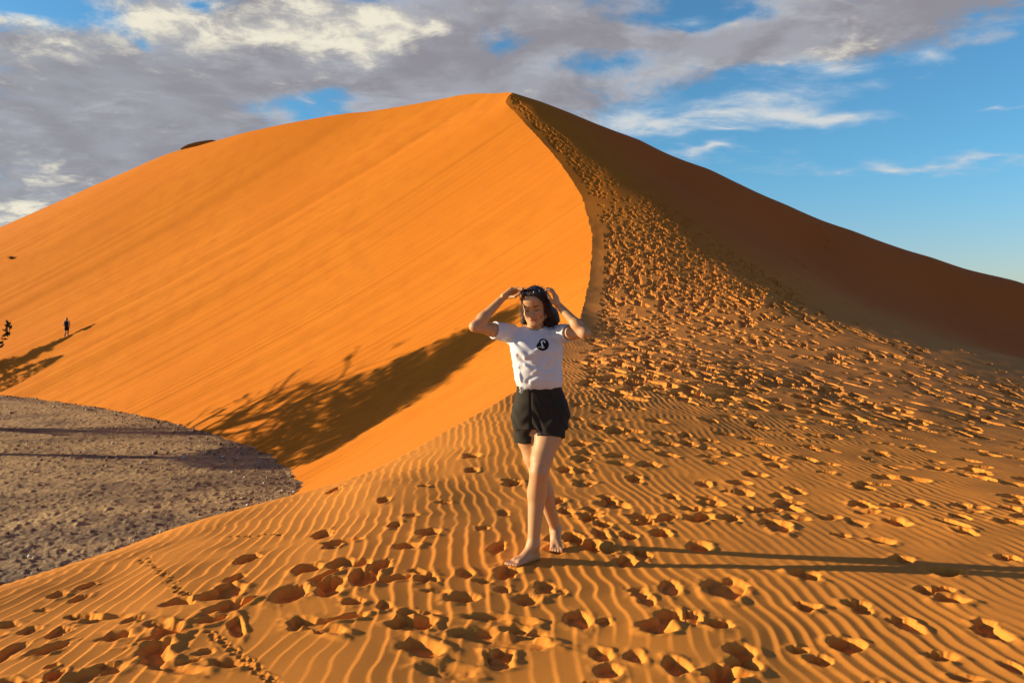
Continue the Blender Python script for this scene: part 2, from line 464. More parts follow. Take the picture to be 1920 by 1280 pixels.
# the near prints, read off the photograph (px, py, width px, height px)
NEAR = """162 1098 34 14;148 1120 40 14;78 1142 30 8;13 1170 50 16;57 1177 40 16;110 1183 46 20;217 1190 70 22;290 1213 66 34;8 1227 60 50;103 1267 44 26;97 1250 28 12
463 1048 50 20;440 1083 42 20;577 1067 60 20;623 1022 40 16;333 1128 66 18;413 1117 90 26;543 1114 80 36;617 1100 80 40;247 1160 44 14;300 1170 70 16;393 1160 60 20;433 1136 60 26;567 1168 66 28;617 1180 60 20;353 1237 50 14;197 1247 40 10;383 1220 50 14;317 1187 60 12
740 983 34 12;803 997 56 20;763 1023 60 14;657 1057 90 26;683 1083 70 34;713 1060 50 24;800 1083 50 20;873 1073 40 18;907 1088 40 10;933 1027 34 24;950 1072 60 26;867 1120 76 22;943 1103 36 14;1023 1100 52 28;1053 1107 26 14;987 1123 56 24;663 1127 50 16;720 1134 34 18;787 1147 90 18;775 1167 110 36;907 1157 90 16;890 1184 120 22;940 1225 58 26;937 1243 60 22;1083 1157 62 36;1133 1163 36 16;1127 1223 54 28;1140 1253 66 34;1190 1227 50 26;1268 1247 60 40;1257 1153 70 30;1233 1173 90 34;1200 1107 50 30;1257 1097 50 34;1213 1123 40 20;1173 1050 50 18;1203 1037 44 18;1107 1025 70 20
1360 1097 110 36;1510 1077 66 22;1513 1137 50 18;1613 1138 60 30;1737 1110 46 16;1783 1125 66 22;1770 1107 50 14;1780 1077 80 22;1860 1187 60 40;1847 1170 50 20;1767 1230 66 24;1587 1210 80 34;1497 1220 44 18;1393 1233 90 54;1357 1263 90 44;1537 1238 60 26;1897 1250 40 30;1810 1273 70 26;1297 1157 46 30;1347 1170 70 20;1683 980 50 18;1607 977 36 16;1460 987 56 20;1370 972 44 18;1323 970 36 14;1480 950 44 18;1620 947 46 16;1810 1002 40 14;1800 973 40 12;1577 1000 40 10;1653 1013 56 16;1493 920 36 16;1393 923 50 20;1620 913 44 14;1723 943 40 14;1897 957 44 14;1693 1050 50 16;1413 955 36 12;1310 1023 56 20;1890 1050 50 14
885 855 46 12;885 882 30 14;960 905 50 14;720 938 34 14;625 920 26 10;795 912 24 6;832 942 30 6;605 1000 44 18;640 1015 80 12;770 965 34 8;944 960 30 16;905 990 30 10;1105 972 50 20;1140 1030 44 14;1075 1010 50 18;1035 1012 30 14;1130 985 40 14;1180 1005 40 14;1240 1000 50 16;1260 930 36 16;1320 905 36 14;1190 895 44 18;1215 868 44 16;1085 830 44 16;1120 800 40 14;1080 760 34 14;1150 760 40 14;1230 790 44 14;1290 830 44 16;1370 850 40 14;1440 860 40 14;1095 905 50 18;1140 935 40 16;1060 880 40 14;1045 940 40 20;1090 860 36 14;1510 860 40 12;1560 820 40 12;1650 850 40 12;1720 800 40 12;1600 760 40 10;1820 830 36 10;1760 880 40 10;1850 900 36 10;1240 830 36 12;1330 790 40 12;1420 800 44 14;1490 790 40 12"""
for tok in (NEAR.replace('\n', ';').split(';') if PRINTS else []):
    px, py, w, h = map(float, tok.split())
    x, y = pick(px, py)
    wx = w / F * y * .40
    y0 = pick(px, min(py + h / 2, 1279))[1]; y1 = pick(px, py - h / 2)[1]
    wy = max((y1 - y0) * .42, wx * .42); wy = min(wy, max(.13, wx * 1.25))
    # a pit with its own lengthwise direction
    if wx > wy: L, wd, an = wx * 1.12, wy, math.pi / 2 + rng.normal(0, .12)
    else: L, wd, an = wy * 1.1, wx * 1.05, rng.normal(0, .15)
    add_print(x, y, L, wd, np.clip(min(wd, L) * .55, .018, .048), an, rng.uniform(.35, .7))
# some extra light treading on the near sand
for i in range(40 if PRINTS else 0):
    y = rng.uniform(3, 12); px = rng.uniform(1050, 2150)
    if y < 6 and px < 1000 and rng.random() < .6: continue
    add_print((px - CX) / F * y, y, rng.uniform(.09, .15), rng.uniform(.05, .08), rng.uniform(.02, .045), rng.normal(-.2, .6), .7)
for i in range(22 if PRINTS else 0):
    px = rng.uniform(-60, 1000); py = 1070 + 215 * rng.random() + (500 - px) * .03
    x, y = pick(px, py); add_print(x, y, rng.uniform(.06, .16), rng.uniform(.03, .07), rng.uniform(.014, .04), rng.normal(1.2, .5), .9)
# tiny tracks of a beetle or bird across the ripples
for (p0, p1, n) in (((272, 1045), (345, 1112), 13), ((395, 1185), (520, 1282), 16), ((520, 1003), (440, 1005), 4)):
    for k in range(n if PRINTS else 0):
        t = k / (n - 1); px = p0[0] + (p1[0] - p0[0]) * t; py = p0[1] + (p1[1] - p0[1]) * t
        for sgn in (-1, 1):
            x, y = pick(px + sgn * 5 + rng.normal(0, 2), py + rng.normal(0, 1.5)); add_print(x, y, .026, .014, .012, rng.normal(.6, .3), .8)

if PRINTS:
    add_print((978 - CX) / F * 4.68, 4.66, .15, .062, .008, -.95, 1.6); add_print((1042 - CX) / F * 4.93, 4.93, .10, .06, .010, 0, 1.6)
inside_all = np.zeros_like(Z)
def stamp(x0, y0, L, wd, D, ang, rim, k):
    R = max(L, wd) * 2.0
    i0 = np.searchsorted(yrow, y0 - R); i1 = np.searchsorted(yrow, y0 + R) + 1
    if i1 - i0 < 2: return
    xr0 = X[i0:i1]
    jm = np.where(((xr0 > x0 - R) & (xr0 < x0 + R)).any(0))[0]
    if len(jm) == 0: return
    j0, j1 = jm[0], jm[-1] + 1
    x = X[i0:i1, j0:j1] - x0; y = Y[i0:i1, j0:j1] - y0
    c, s = math.cos(ang), math.sin(ang)
    u = (c * x + s * y) / wd; v = (-s * x + c * y) / L
    # heel and ball: the outline narrows a little at the middle, and the edge crumbles
    th = np.arctan2(v, u)
    ph = k * 1.7
    sr = np.random.default_rng(int(abs(k) * 13) + 5)
    if L > .1 and sr.random() < .6:      # heel and ball of a foot, pressed in separately
        dd = sr.uniform(.30, .5); r1 = np.sqrt((u / 1.02) ** 2 + ((v - dd) / .62) ** 2); r2 = np.sqrt((u / sr.uniform(.68, .9)) ** 2 + ((v + dd) / .58) ** 2)
        rho = smin(r1, r2, .55) + .08
    else: rho = np.sqrt(u * u + v * v)
    wob = 1.0
    for nn, am in ((2, .09), (3, .08), (4, .05), (5, .05), (7, .04), (11, .03), (16, .02)): wob = wob + am * sr.normal() * .8 * np.sin(nn * th + sr.uniform(0, 6.28))
    rho = rho * np.clip(wob, .6, 1.5)
    edge0 = sr.uniform(.52, .80) if y0 < 9 else sr.uniform(.74, .88)
    m = 1 - smooth(edge0, 1.04, rho)
    hh = H[i0:i1, j0:j1]
    tilt = sr.normal(0, .18); tlt2 = sr.normal(.05, .15)
    floor = -D * (1 + tilt * v + tlt2 * u) + D * .10 * np.sin(v * sr.uniform(3, 6) + ph) * np.cos(u * 4 + ph)
    if L > .07: floor = floor + .03 * D * vnoise((x + x0) * 38, (y + y0) * 38, 7)
    new = hh * (1 - m) + floor * m
    ring = np.exp(-((rho - sr.uniform(1.15, 1.3)) / sr.uniform(.24, .40)) ** 2)
    lump = .5 + .6 * np.sin(th + sr.uniform(0, 6.28)) + .35 * np.sin(th * 2 + ph * 1.3) + .3 * np.sin(th * 5 + ph)
    if L > .07: lump = lump + .25 * vnoise((x + x0) * 30, (y + y0) * 30, 8)
    new += rim * D * .28 * ring * np.clip(lump, 0, 1.3)
    H[i0:i1, j0:j1] = new
    inside_all[i0:i1, j0:j1] = np.maximum(inside_all[i0:i1, j0:j1], 1 - smooth(.9, 1.7, rho))
order = rng.permutation(len(prints))
far_first = sorted(order, key=lambda i: -prints[i][2] * (1 if prints[i][2] > .03 else .01))
for k, i in enumerate(far_first): stamp(*prints[i], k)
# drag marks where feet slid through the near sand
for (p0, p1, wd, D) in (((540, 1165), (650, 1185), .05, .03), ((850, 1185), (1040, 1210), .055, .03), ((640, 1066), (580, 1092), .04, .022), ((480, 1125), (380, 1150), .04, .028),
                        ((690, 1150), (560, 1172), .05, .03), ((900, 1150), (1010, 1168), .045, .024), ((140, 1165), (250, 1150), .04, .02), ((360, 1178), (250, 1205), .04, .02), ((130, 1200), (60, 1230), .05, .025)):
    if not PRINTS: break
    xa, ya = pick(*p0); xb, yb = pick(*p1)
    Ld = math.hypot(xb - xa, yb - ya) / 2; stamp((xa + xb) / 2, (ya + yb) / 2, Ld, wd, D, math.atan2(-(xb - xa), yb - ya), 1.2, Ld * 77)
# crumbly texture where the sand is trodden
cr = inside_all
n_near = int(np.searchsorted(yrow, 30))
H[:n_near] += cr[:n_near] * (.0030 * fbm(X[:n_near] * 20, Y[:n_near] * 20, 4, 81) + .0014 * np.clip(vnoise(X[:n_near] * 46, Y[:n_near] * 46, 83) - .2, 0, 1))
ZW = Z + H

# ---- lee (slip) face: fall lines at constant depth from the crest down to the pan
BASE = [(1.0, -13.0), (8, -11.0), (14, -9.6), (20, -9.0), (27, -8.7), (31.2, (568, 915)), (34.6, (545, 883)), (39, (500, 850)), (43.6, (425, 823)), (49.5, (340, 795)), (55.8, (230, 772)),
        (63.4, (100, 750)), (67.7, (0, 740)), (73, -54.), (78, -62.), (86, -78.), (93, -94.), (107, -124.), (118, -142.), (150, -175.)]
by_ = np.array([b[0] for b in BASE], float)
bx_ = np.array([(b[1] if not isinstance(b[1], tuple) else (b[1][0] - CX) / F * b[0]) for b in BASE], float)
NU = 300
uu = np.linspace(0, 1.06, NU) ** 1.6 * (1.06 / 1.06 ** 1.6)
xb_row = pchip(by_, bx_, yrow) + (.35 * fbm(yrow * .9, yrow * 0, 3, 141) + .10 * vnoise(yrow * 5, yrow * 0, 143)) * smooth(28, 32, yrow)
tt = uu[None, :]
XS = X[:, :1] + (xb_row[:, None] - X[:, :1]) * tt
YS = np.broadcast_to(yrow[:, None], XS.shape).copy()
use = np.array([not (66.0 < c[0] < 71.0) for c in CREST])
xsm = pchip(_lcy[use], cx_[use], lrow); jog = (X[:, :1] - xsm[:, None]) * ((yrow > 64) & (yrow < 72.5))[:, None]
zsm = pchip(_lcy[use], cz_[use], lrow); zjog = (zc_row - zsm)[:, None] * ((yrow > 64) & (yrow < 72.5))[:, None]
XS = XS - jog * (1 - np.exp(-tt * 40)) * (1 - tt)
prof = tt + .045 * np.sin(np.clip(tt, 0, 1) * math.pi) * smooth(20, 36, yrow)[:, None]       # slightly hollow
# the near spur rolls over gently before it steepens
roll = (1 - smooth(6.2, 9.5, yrow))[:, None]
dist = np.abs(XS - X[:, :1])
soft = np.where(dist < 1.2, dist ** 2 / 2.4, dist - .6) / np.maximum(np.abs(xb_row[:, None] - X[:, :1]), .1)
prof = prof * (1 - roll) + np.minimum(soft * 1.12, tt * 1.0) * roll
zt = ZW[:, :1]
ZS = zt + (PAN - zt) * prof - zjog * (1 - np.exp(-tt * 40)) * (1 - tt)
fade = smooth(.0, .10, tt)
wobx = XS * .09
rel = .016 * fbm(YS * .9 + .5 * fbm(wobx * .4, YS * .2, 2, 95), wobx * .45, 3, 91) + .018 * vnoise(YS * .16, wobx * .4, 97)
st = fbm(YS * 2.6 + .15 * XS, XS * .28, 3, 99); rel += .011 * st * np.exp(-dist / 9.0)
gul = np.clip(vnoise(YS * 1.4 + .1 * XS, XS * .16, 103) - .45, 0, 1); rel -= .09 * gul * np.exp(-dist / 8.0) * (1 - np.exp(-dist / .4))
ZS = ZS + rel * fade * smooth(22, 34, yrow)[:, None]
if RIPPLES:
    n2 = int(np.searchsorted(yrow, 16)); xs, ys_ = XS[:n2].astype(np.float32), YS[:n2].astype(np.float32)
    ZS[:n2] += ripples(xs, ys_) * .0078 * (1 - smooth(.6, 2.5, dist[:n2])) * (.80 + .45 * fbm(xs * .5, ys_ * .4, 2, 44)) * (1 - smooth(9, 14, ys_)) * smooth(0, .04, dist[:n2])
# toe of the slope laps unevenly over the pan
# one mesh for the whole dune: slip columns (right to left) joined to the windward columns at the crest
XD = np.concatenate([XS[:, :0:-1], X], 1); YD = np.concatenate([YS[:, :0:-1], Y], 1); ZD = np.concatenate([ZS[:, :0:-1], ZW], 1)
VD = np.stack([XD, YD, ZD], -1).reshape(-1, 3)
dune = mesh_obj('sand_dune', VD, grid_faces(*XD.shape), SAND)
gold = np.concatenate([np.broadcast_to(((1 - smooth(7, 12, yrow))[:, None] * (1 - smooth(1.0, 3.0, dist)))[:, :0:-1], XS[:, 1:].shape), 1 - smooth(26, 54, Y)], 1)
shade_red = np.concatenate([np.zeros_like(XS[:, 1:]), smooth(2, 10, X - X[:, :1]) * smooth(24, 44, Y)], 1)  # redder tone painted over the far flank to carry its shade hue
color_attr(dune, np.stack([gold.ravel(), shade_red.ravel(), np.concatenate([np.zeros_like(XS[:, 1:]), smooth(8, 20, Y) * (1 - smooth(34, 52, Y)) * (1 - smooth(2, 10, X - X[:, :1]) * smooth(24, 44, Y))], 1).ravel()], -1), 'grain')
tag(dune, kind='structure')
# sand that runs on behind and beside the camera
gx, gy = np.meshgrid(np.linspace(-3.2, 14, 140), np.linspace(-14, 2.3, 120))
gz = wind_z(gx / 3, np.full_like(gx, 2.0)) * 0 - 1.60 - .05 * smooth(0, 6, -gy) - .03 * np.abs(gx) * .3 + .006 * np.sin(gx * 68 + 3 * fbm(gx, gy, 2, 4))
gz -= smooth(1.2, 2.3, gy) * .25
spur = mesh_obj('sand_ground', np.stack([gx, gy, gz], -1).reshape(-1, 3), grid_faces(*gx.shape), SAND); color_attr(spur, np.tile(np.array([1., 0, 0]), (gx.size, 1)), 'grain'); tag(spur, kind='structure')

# ---- gravel pan
NG = (620, 700)
yg = np.exp(np.linspace(math.log(12), math.log(140), NG[0]))
ag = np.linspace(-1.15, -.02, NG[1])
XG = ag[None, :] * yg[:, None]; YG = np.broadcast_to(yg[:, None], XG.shape)
ng = np.clip(1.25 - YG / 40, .35, 1)
ZG = PAN + .065 * fbm(XG * .35, YG * .75, 3, 111) + ng * (.052 * fbm(XG * .9, YG * 2.0, 4, 113, .62) + .05 * np.abs(vnoise(XG * 1.9 + .6 * YG, YG * 2.6, 115))) + .020 * vnoise(XG * 5, YG * 5, 117) * ng + .13 * np.clip(vnoise(XG * 2.6, YG * 5.5, 121) - .42, 0, 1) * ng + .10 * np.clip(vnoise(XG * 5.2, YG * 8.5, 123) - .5, 0, 1) + .018 * vnoise(XG * 11, YG * 11, 119) * ng
ZG = ZG - .05
pan = mesh_obj('gravel_ground', np.stack([XG, YG, ZG], -1).reshape(-1, 3), grid_faces(*XG.shape), GRAVEL); tag(pan, kind='structure')
# the plain all around, out to the horizon
R = 4000.0
plain = mesh_obj('ground', [(-R, -R, PAN - .35), (R, -R, PAN - .35), (R, R, PAN - .35), (-R, R, PAN - .35)], [[0, 1, 2, 3]], GRAVEL, smooth_sh=False); tag(plain, kind='structure')
# ================================================================== THE WOMAN (metres relative to the eye; D0 is her distance)
D0 = 4.80
def P(px, py, dy=0.0): return wpt(px, py, D0 + dy)
S0 = D0 / F      # metres per photograph pixel at her distance
HS = .0040
gz_front = float(wind_z(np.array([P(980, 1050, -.13)[0]]), np.array([D0 - .13]))[0])
BLO = (-.30, D0 - .48, -1.62); BHI = (.52, D0 + .42, .24)
B = Field(BLO, BHI, HS)

# ---- key joints
hipR, hipL = P(988, 768), P(1037, 768)                 # her right hip is on the left in the picture
kneeL, ankL = P(1011, 884, -.12), P(1000, 1019, -.085)
kneeR, ankR = P(1009, 880, .02), P(1042, 992, .24)
shR, shL = P(955, 624, .01), P(1050, 624, .01)
elR, wrR = P(890, 612, -.14), P(945, 556, -.07)
elL, wrL = P(1096, 624, -.21), P(1046, 571, -.10)

# ---- trunk (under the clothes)
def zpx(py): return (HY - py) * S0
def xpx(px): return (px - CX) * S0
B.loft([(zpx(812), xpx(1012), D0 + .01, .120, .088), (zpx(785), xpx(1014), D0 + .02, .148, .100), (zpx(760), xpx(1014), D0 + .02, .146, .098), (zpx(735), xpx(1012), D0 + .01, .128, .086),
        (zpx(712), xpx(1010), D0, .122, .084), (zpx(690), xpx(1008), D0, .128, .088), (zpx(655), xpx(1006), D0 - .005, .143, .104), (zpx(632), xpx(1004), D0, .150, .088), (zpx(622), xpx(1003), D0 + .01, .105, .062), (zpx(614), xpx(1003), D0 + .012, .068, .050)], .02)
B.cone(shR + np.array([.01, 0, -.010]), .040, shL + np.array([-.01, 0, -.010]), .040, .03)
B.cone(P(1003, 622, .015), .056, P(1004, 590, -.005), .050, .02)          # neck
# ---- legs
B.cone(P(1036, 772, 0), .082, P(1027, 822, -.045), .080, .03); B.cone(P(1027, 822, -.045), .080, P(1015, 862, -.10), .063, .02); B.cone(P(1015, 862, -.10), .063, kneeL, .056, .02)
B.cone(kneeL, .055, P(1006, 925, -.075), .056, .02); B.cone(P(1007, 920, -.07), .056, ankL, .034, .02)
B.ell(P(1010, 884, -.155), (.036, .028, .046), .02)
B.ell(P(1009, 925, -.045), (.050, .052, .085), .02)
B.cone(P(989, 772, .01), .080, P(992, 822, .015), .072, .03); B.cone(P(992, 822, .015), .072, P(1001, 858, .015), .060, .02); B.cone(P(1001, 858, .015), .060, kneeR, .055, .02)
B.cone(kneeR, .054, P(1022, 925, .09), .053, .02); B.cone(P(1020, 920, .085), .053, ankR, .032, .02)
B.ell(P(1024, 925, .125), (.048, .050, .08), .02)
# ---- feet
def foot(heel, ball, toe_dir, ank, big_side, rh=.030, tiptoe=False):
    """heel and ball centres; toe_dir = unit horizontal direction"""
    heel = np.array(heel); ball = np.array(ball); t = np.array(toe_dir); side = np.array([-t[1], t[0], 0]) * big_side
    B.cone(ank, .034, heel + np.array([0, 0, .012]), .029, .02)
    B.cone(ank + np.array([0, 0, -.005]), .033, (ball + heel) * .5 + np.array([0, 0, .022]), .029, .025)
    B.cone((ball + heel) * .5 + np.array([0, 0, .014]), .027, ball + side * .018, .023, .02)
    B.cone(heel, .027, ball - side * .022, .019, .02)
    up = np.array([0, 0, -.006])
    for i, (off, L, r) in enumerate(((.030, .055, .0125), (.011, .054, .0095), (-.006, .047, .009), (-.022, .039, .0085), (-.036, .030, .0085))):
        a = ball + side * off * .9 + up * .5 + t * .004; b = ball + side * off + t * L + up
        B.cone(a, r * 1.15, b, r, .005)
tdir = np.array([-.80, -.60, 0])
heelL = P(1003, 1040, -.065); ballL = P(969, 1049, -.165)
heelL[2] = gz_front + .018; ballL[2] = gz_front + .013
foot(heelL, ballL, tdir, ankL, -1)
tdR = np.array([.02, -1.0, 0])
gzR = float(wind_z(np.array([P(1043, 1020, .12)[0]]), np.array([D0 + .12]))[0])
ballR = P(1043, 1020, .13); ballR[2] = gzR + .016; heelR = P(1041, 1003, .25); heelR[2] = gzR + .085
foot(heelR, ballR, tdR, ankR, 1)
# ---- arms
for sh_, el_, wr_ in ((shR, elR, wrR), (shL, elL, wrL)):
    B.cone(sh_ + np.array([0, 0, -.006]), .043, sh_ + (el_ - sh_) * .5, .040, .03); B.cone(sh_ + (el_ - sh_) * .35, .041, el_, .0305, .02)
    B.cone(el_, .0300, el_ + (wr_ - el_) * .30, .0325, .02); B.cone(el_ + (wr_ - el_) * .28, .0325, wr_, .0205, .02)
# ---- hands: palm, four bent fingers, thumb
def hand(wr, kn, spread, tips, thumb, rad=.0078):
    """wr wrist, kn knuckle centre, spread = vector across the knuckles (index -> little), tips: (mid joint, tip) per finger"""
    wr = np.array(wr); kn = np.array(kn); sp = np.array(spread)
    for i, u in enumerate((-.5, -.17, .17, .5)):
        k = kn + sp * u
        B.cone(wr + sp * u * .55, .0155, k, .0115, .010)
        m, t = tips[i]
        B.cone(k, .0098, m, .0085, .003); B.cone(m, .0085, t, .0070, .003)
    B.cone(wr + thumb[0] * 0 + (thumb[0] - wr) * .25, .015, thumb[0], .0115, .008)
    B.cone(thumb[0], .0112, thumb[1], .0092, .004); B.cone(thumb[1], .0092, thumb[2], .0076, .004)
# her right hand (left in the picture): back of the hand up, fingers reach right to the rim of the glasses, thumb below
knR = P(960, 546, -.055)
hand(wrR, knR, P(961.5, 551.5, -.012) - P(959, 542.5, -.085),
     [(P(970.5, 540.5, -.098), P(979.5, 542.5, -.118)), (P(971, 541.0, -.072), P(980.5, 540.0, -.092)), (P(971, 543.5, -.045), P(981, 542.0, -.060)), (P(970, 547, -.020), P(979, 547.5, -.034))],
     (P(957, 557, -.10), P(966, 556, -.125), P(975, 550, -.130)))
# her left hand (right in the picture): fingers up and to the left over the hair, thumb inside
knL = P(1041, 553, -.075)
hand(wrL, knL, P(1042.5, 557, -.010) - P(1037.5, 551.5, -.115),
     [(P(1030.5, 543.5, -.128), P(1022.5, 545.0, -.126)), (P(1033, 542.0, -.100), P(1024, 540.5, -.104)), (P(1035.5, 543.5, -.072), P(1026.5, 540.5, -.074)), (P(1038, 547, -.045), P(1030.5, 543.0, -.045))],
     (P(1036, 566, -.125), P(1031, 559, -.140), P(1027, 551, -.138)))

# ---- head, in its own frame: x to the right of the picture, y away from the camera, z up, turned and tipped
HC = P(1003, 574, -.030)
yaw, pit, rol = math.radians(-17), math.radians(17), math.radians(-4)
RM = Matrix.Rotation(rol, 3, 'Y') @ Matrix.Rotation(yaw, 3, 'Z') @ Matrix.Rotation(pit, 3, 'X')
RN = np.array(RM)
def Hd(x, y, z): return HC + RN @ np.array([x, y, z])
def hell(c, r, k=.01, op='union'): B.ell(Hd(*c), r, k, op, M=RN)
def hcone(a, ra, b, rb, k=.01, op='union'): B.cone(Hd(*a), ra, Hd(*b), rb, k, op)
hell((0, .012, .032), (.074, .094, .084), .01)               # skull
hell((0, -.030, -.010), (.062, .058, .082), .02)             # face
hell((0, -.048, -.062), (.040, .040, .040), .022)            # lower face
hell((0, -.072, -.093), (.019, .018, .015), .016)            # chin
for sgn in (-1, 1):
    hcone((sgn * .054, -.010, -.060), .020, (sgn * .018, -.070, -.090), .015, .02)     # jaw line
    hell((sgn * .036, -.067, -.028), (.023, .018, .019), .016)                           # cheek
    hell((sgn * .031, -.090, .005), (.017, .012, .010), .010, 'sub')                     # eye socket
    hell((sgn * .031, -.074, .004), (.0135, .0125, .0115), .004)                         # lidded eye
    hcone((sgn * .014, -.085, .024), .007, (sgn * .044, -.073, .026), .006, .010)        # brow
    hell((sgn * .072, .008, -.006), (.010, .020, .031), .006)                            # ear
    hell((sgn * .0085, -.094, -.034), (.0085, .010, .0075), .006)                        # nostril wing
hell((0, -.078, .055), (.048, .022, .036), .025)              # forehead
hcone((0, -.082, .012), .0085, (0, -.103, -.026), .0095, .008)   # nose
hell((0, -.104, -.029), (.0105, .010, .009), .006)
hcone((-.016, -.084, -.058), .0062, (.016, -.084, -.058), .0062, .005); hcone((-.008, -.088, -.057), .006, (.008, -.088, -.057), .006, .004)
hcone((-.014, -.083, -.068), .0066, (.014, -.083, -.068), .0066, .005)
hcone((-.022, -.088, -.0625), .0022, (.022, -.088, -.0625), .0022, .003, 'sub')
BV, BQ = B.mesh(); BV = relax(BV, BQ, 2, .45)

# ---- skin
def skin_material():
    m, nt, p = new_mat('skin', .52, .35)
    tc = nt.node('ShaderNodeTexCoord').outputs['Object']
    at = nt.node('ShaderNodeVertexColor', layer_name='tint')
    f = nt.noise(tc, 60, 3)
    c = nt.mix(1.0, at.outputs[0], nt.mix(f, (.93, .90, .88, 1), (1.05, 1.05, 1.05, 1)), 'MULTIPLY')
    nt.l.new(c, p.inputs['Base Color'])
    p.inputs['Subsurface Weight'].default_value = .12; p.inputs['Subsurface Radius'].default_value = (.012, .005, .003)
    return m
SKIN = skin_material()
skin = np.tile(np.array([.55, .295, .135]), (len(BV), 1))
loc = (BV - HC) @ RN        # head frame
inh = (np.abs(loc) < .14).all(1)
def paint(mask, col, amt=1.0):
    a = (mask * amt)[:, None]; skin[:] = skin * (1 - a) + np.array(col) * a
def blob(c, r): return inh * np.exp(-(((loc - np.array(c)) / np.array(r)) ** 2).sum(1))
front = loc[:, 1] < -.04
for sgn in (-1, 1):
    paint(blob((sgn * .036, -.085, -.030), (.020, .03, .016)), (.60, .27, .19), .5)
    paint(np.clip(blob((sgn * .030, -.085, .0255), (.017, .03, .0042)) * 1.6, 0, 1), (.07, .035, .022), .95)    # brow
    paint(np.clip(blob((sgn * .031, -.085, -.0035), (.0145, .03, .0034)) * 1.8, 0, 1), (.035, .02, .016), .95)  # lashes of the lowered lid
    paint(blob((sgn * .031, -.085, .009), (.015, .03, .006)), (.42, .22, .15), .5)
paint(np.clip(blob((0, -.088, -.063), (.021, .03, .0085)) * 1.5, 0, 1), (.46, .13, .105), .9)
paint(np.clip(blob((0, -.088, -.0625), (.020, .03, .0018)) * 1.5, 0, 1), (.16, .04, .035), .8)
# knees, elbows, soles a little redder
for c, r in ((kneeL, .06), (elL, .05), (elR, .05), (ballL, .07), (ballR, .06)):
    paint(np.exp(-((BV - c) ** 2).sum(1) / r ** 2), (.58, .30, .19), .45)
base_pt = (float(P(1005, 0)[0]), D0, gz_front)
woman = mesh_obj('person', BV - np.array(base_pt), BQ, SKIN); woman.location = base_pt
color_attr(woman, skin)
tag(woman, 'barefoot woman in white T-shirt and black shorts walking across the rippled sand', 'person')

# ---- T-shirt
T = Field((-.22, D0 - .34, zpx(735)), (.46, D0 + .2, zpx(598)), .0045)
T.loft([(zpx(729), xpx(1011), D0, .128, .094), (zpx(721), xpx(1011), D0 - .004, .141, .106), (zpx(712), xpx(1010), D0 - .010, .147, .113), (zpx(700), xpx(1009), D0 - .010, .149, .113), (zpx(680), xpx(1007), D0 - .012, .152, .116), (zpx(657), xpx(1006), D0 - .012, .162, .122), (zpx(642), xpx(1005), D0 - .004, .163, .110),
        (zpx(628), xpx(1004), D0 + .004, .158, .090), (zpx(618), xpx(1003), D0 + .010, .120, .074), (zpx(611), xpx(1003), D0 + .014, .072, .062)], .02, pw=2.2)
for sgn in (-1, 1): T.ell(P(1006 + sgn * 22, 657, -.070), (.060, .052, .055), .03)
sR = shR + np.array([.01, 0, -.004]); eR = shR + (elR - shR) * .46
sL = shL + np.array([-.01, 0, -.004]); eL = shL + (elL - shL) * .42
T.cone(sR, .058, shR + (elR - shR) * .60, .054, .03); T.cone(sL, .059, shL + (elL - shL) * .58, .055, .03)
# cloth folds: ridges and valleys running over the chest to the hem
def fold(a, b, r, amt, wid):
    a = np.array(a); b = np.array(b)
    T.add(lambda x, y, z: -amt * np.exp(-(np.maximum(round_cone(x, y, z, a, r, b, r), 0) / wid) ** 2), np.minimum(a, b) - .05, np.maximum(a, b) + .05, .0, 'disp')
for (p0, p1, amt) in (((962, 642, -.09), (985, 668, -.13), .013), ((976, 640, -.10), (1006, 664, -.14), .010), ((984, 672, -.12), (1018, 648, -.14), .013), ((972, 668, -.11), (1000, 690, -.13), -.012),
                      ((985, 684, -.12), (1022, 700, -.12), .012), ((1000, 702, -.12), (1034, 672, -.12), .011), ((995, 714, -.11), (1035, 700, -.11), .014), ((970, 690, -.10), (975, 716, -.10), .008),
                      ((1016, 664, -.13), (1012, 690, -.13), -.010), ((1036, 650, -.09), (1046, 690, -.06), .008), ((1052, 640, -.03), (1040, 664, -.09), .010), ((1006, 700, -.12), (990, 716, -.11), -.010), ((1030, 712, -.10), (1050, 704, -.06), .009),
                      ((945, 614, -.05), (950, 640, -.03), -.008), ((936, 614, -.07), (938, 640, -.06), .007), ((1056, 612, -.04), (1052, 640, -.02), -.008), ((990, 618, -.04), (984, 640, -.08), .007), ((1020, 618, -.04), (1030, 640, -.07), .007), ((1004, 622, -.05), (1006, 644, -.10), -.005)):
    fold(P(*p0), P(*p1), .002, amt * 1.1, .0105)
T.add(lambda x, y, z: .0022 * np.sin(x * 55 + 3 * np.sin(z * 31)) * np.sin(z * 47 + 2 * np.sin(y * 40 + x * 23)), T.lo, T.lo + T.n * T.h, 0, 'disp')
uR = (elR - shR) / np.linalg.norm(elR - shR); uL = (elL - shL) / np.linalg.norm(elL - shL)
for e_, u_ in ((eR, uR), (eL, uL)):
    # cut the sleeve square to the arm, then hollow its opening
    sl, g = T.win(e_ - .10, e_ + .20)
    d = (g[0] - e_[0]) * u_[0] + (g[1] - e_[1]) * u_[1] + (g[2] - e_[2]) * u_[2]
    near_arm = round_cone(*g, e_ - u_ * .02, .02, e_ + u_ * .2, .02) < .09
    T.f[sl] = np.where(near_arm, np.maximum(T.f[sl], d), T.f[sl])
    T.cone(e_ - u_ * .012, .0455, e_ + u_ * .03, .048, .004, 'sub')
T.cone(P(1003, 606, -.014), .064, P(1003, 590, -.03), .06, .006, 'sub')        # neck opening
TV, TQ = T.mesh(); TV = relax(TV, TQ, 1, .4)
SHIRT = simple_mat('white_cotton', (.63, .63, .66), .9, .15, .03, 300, .0004)
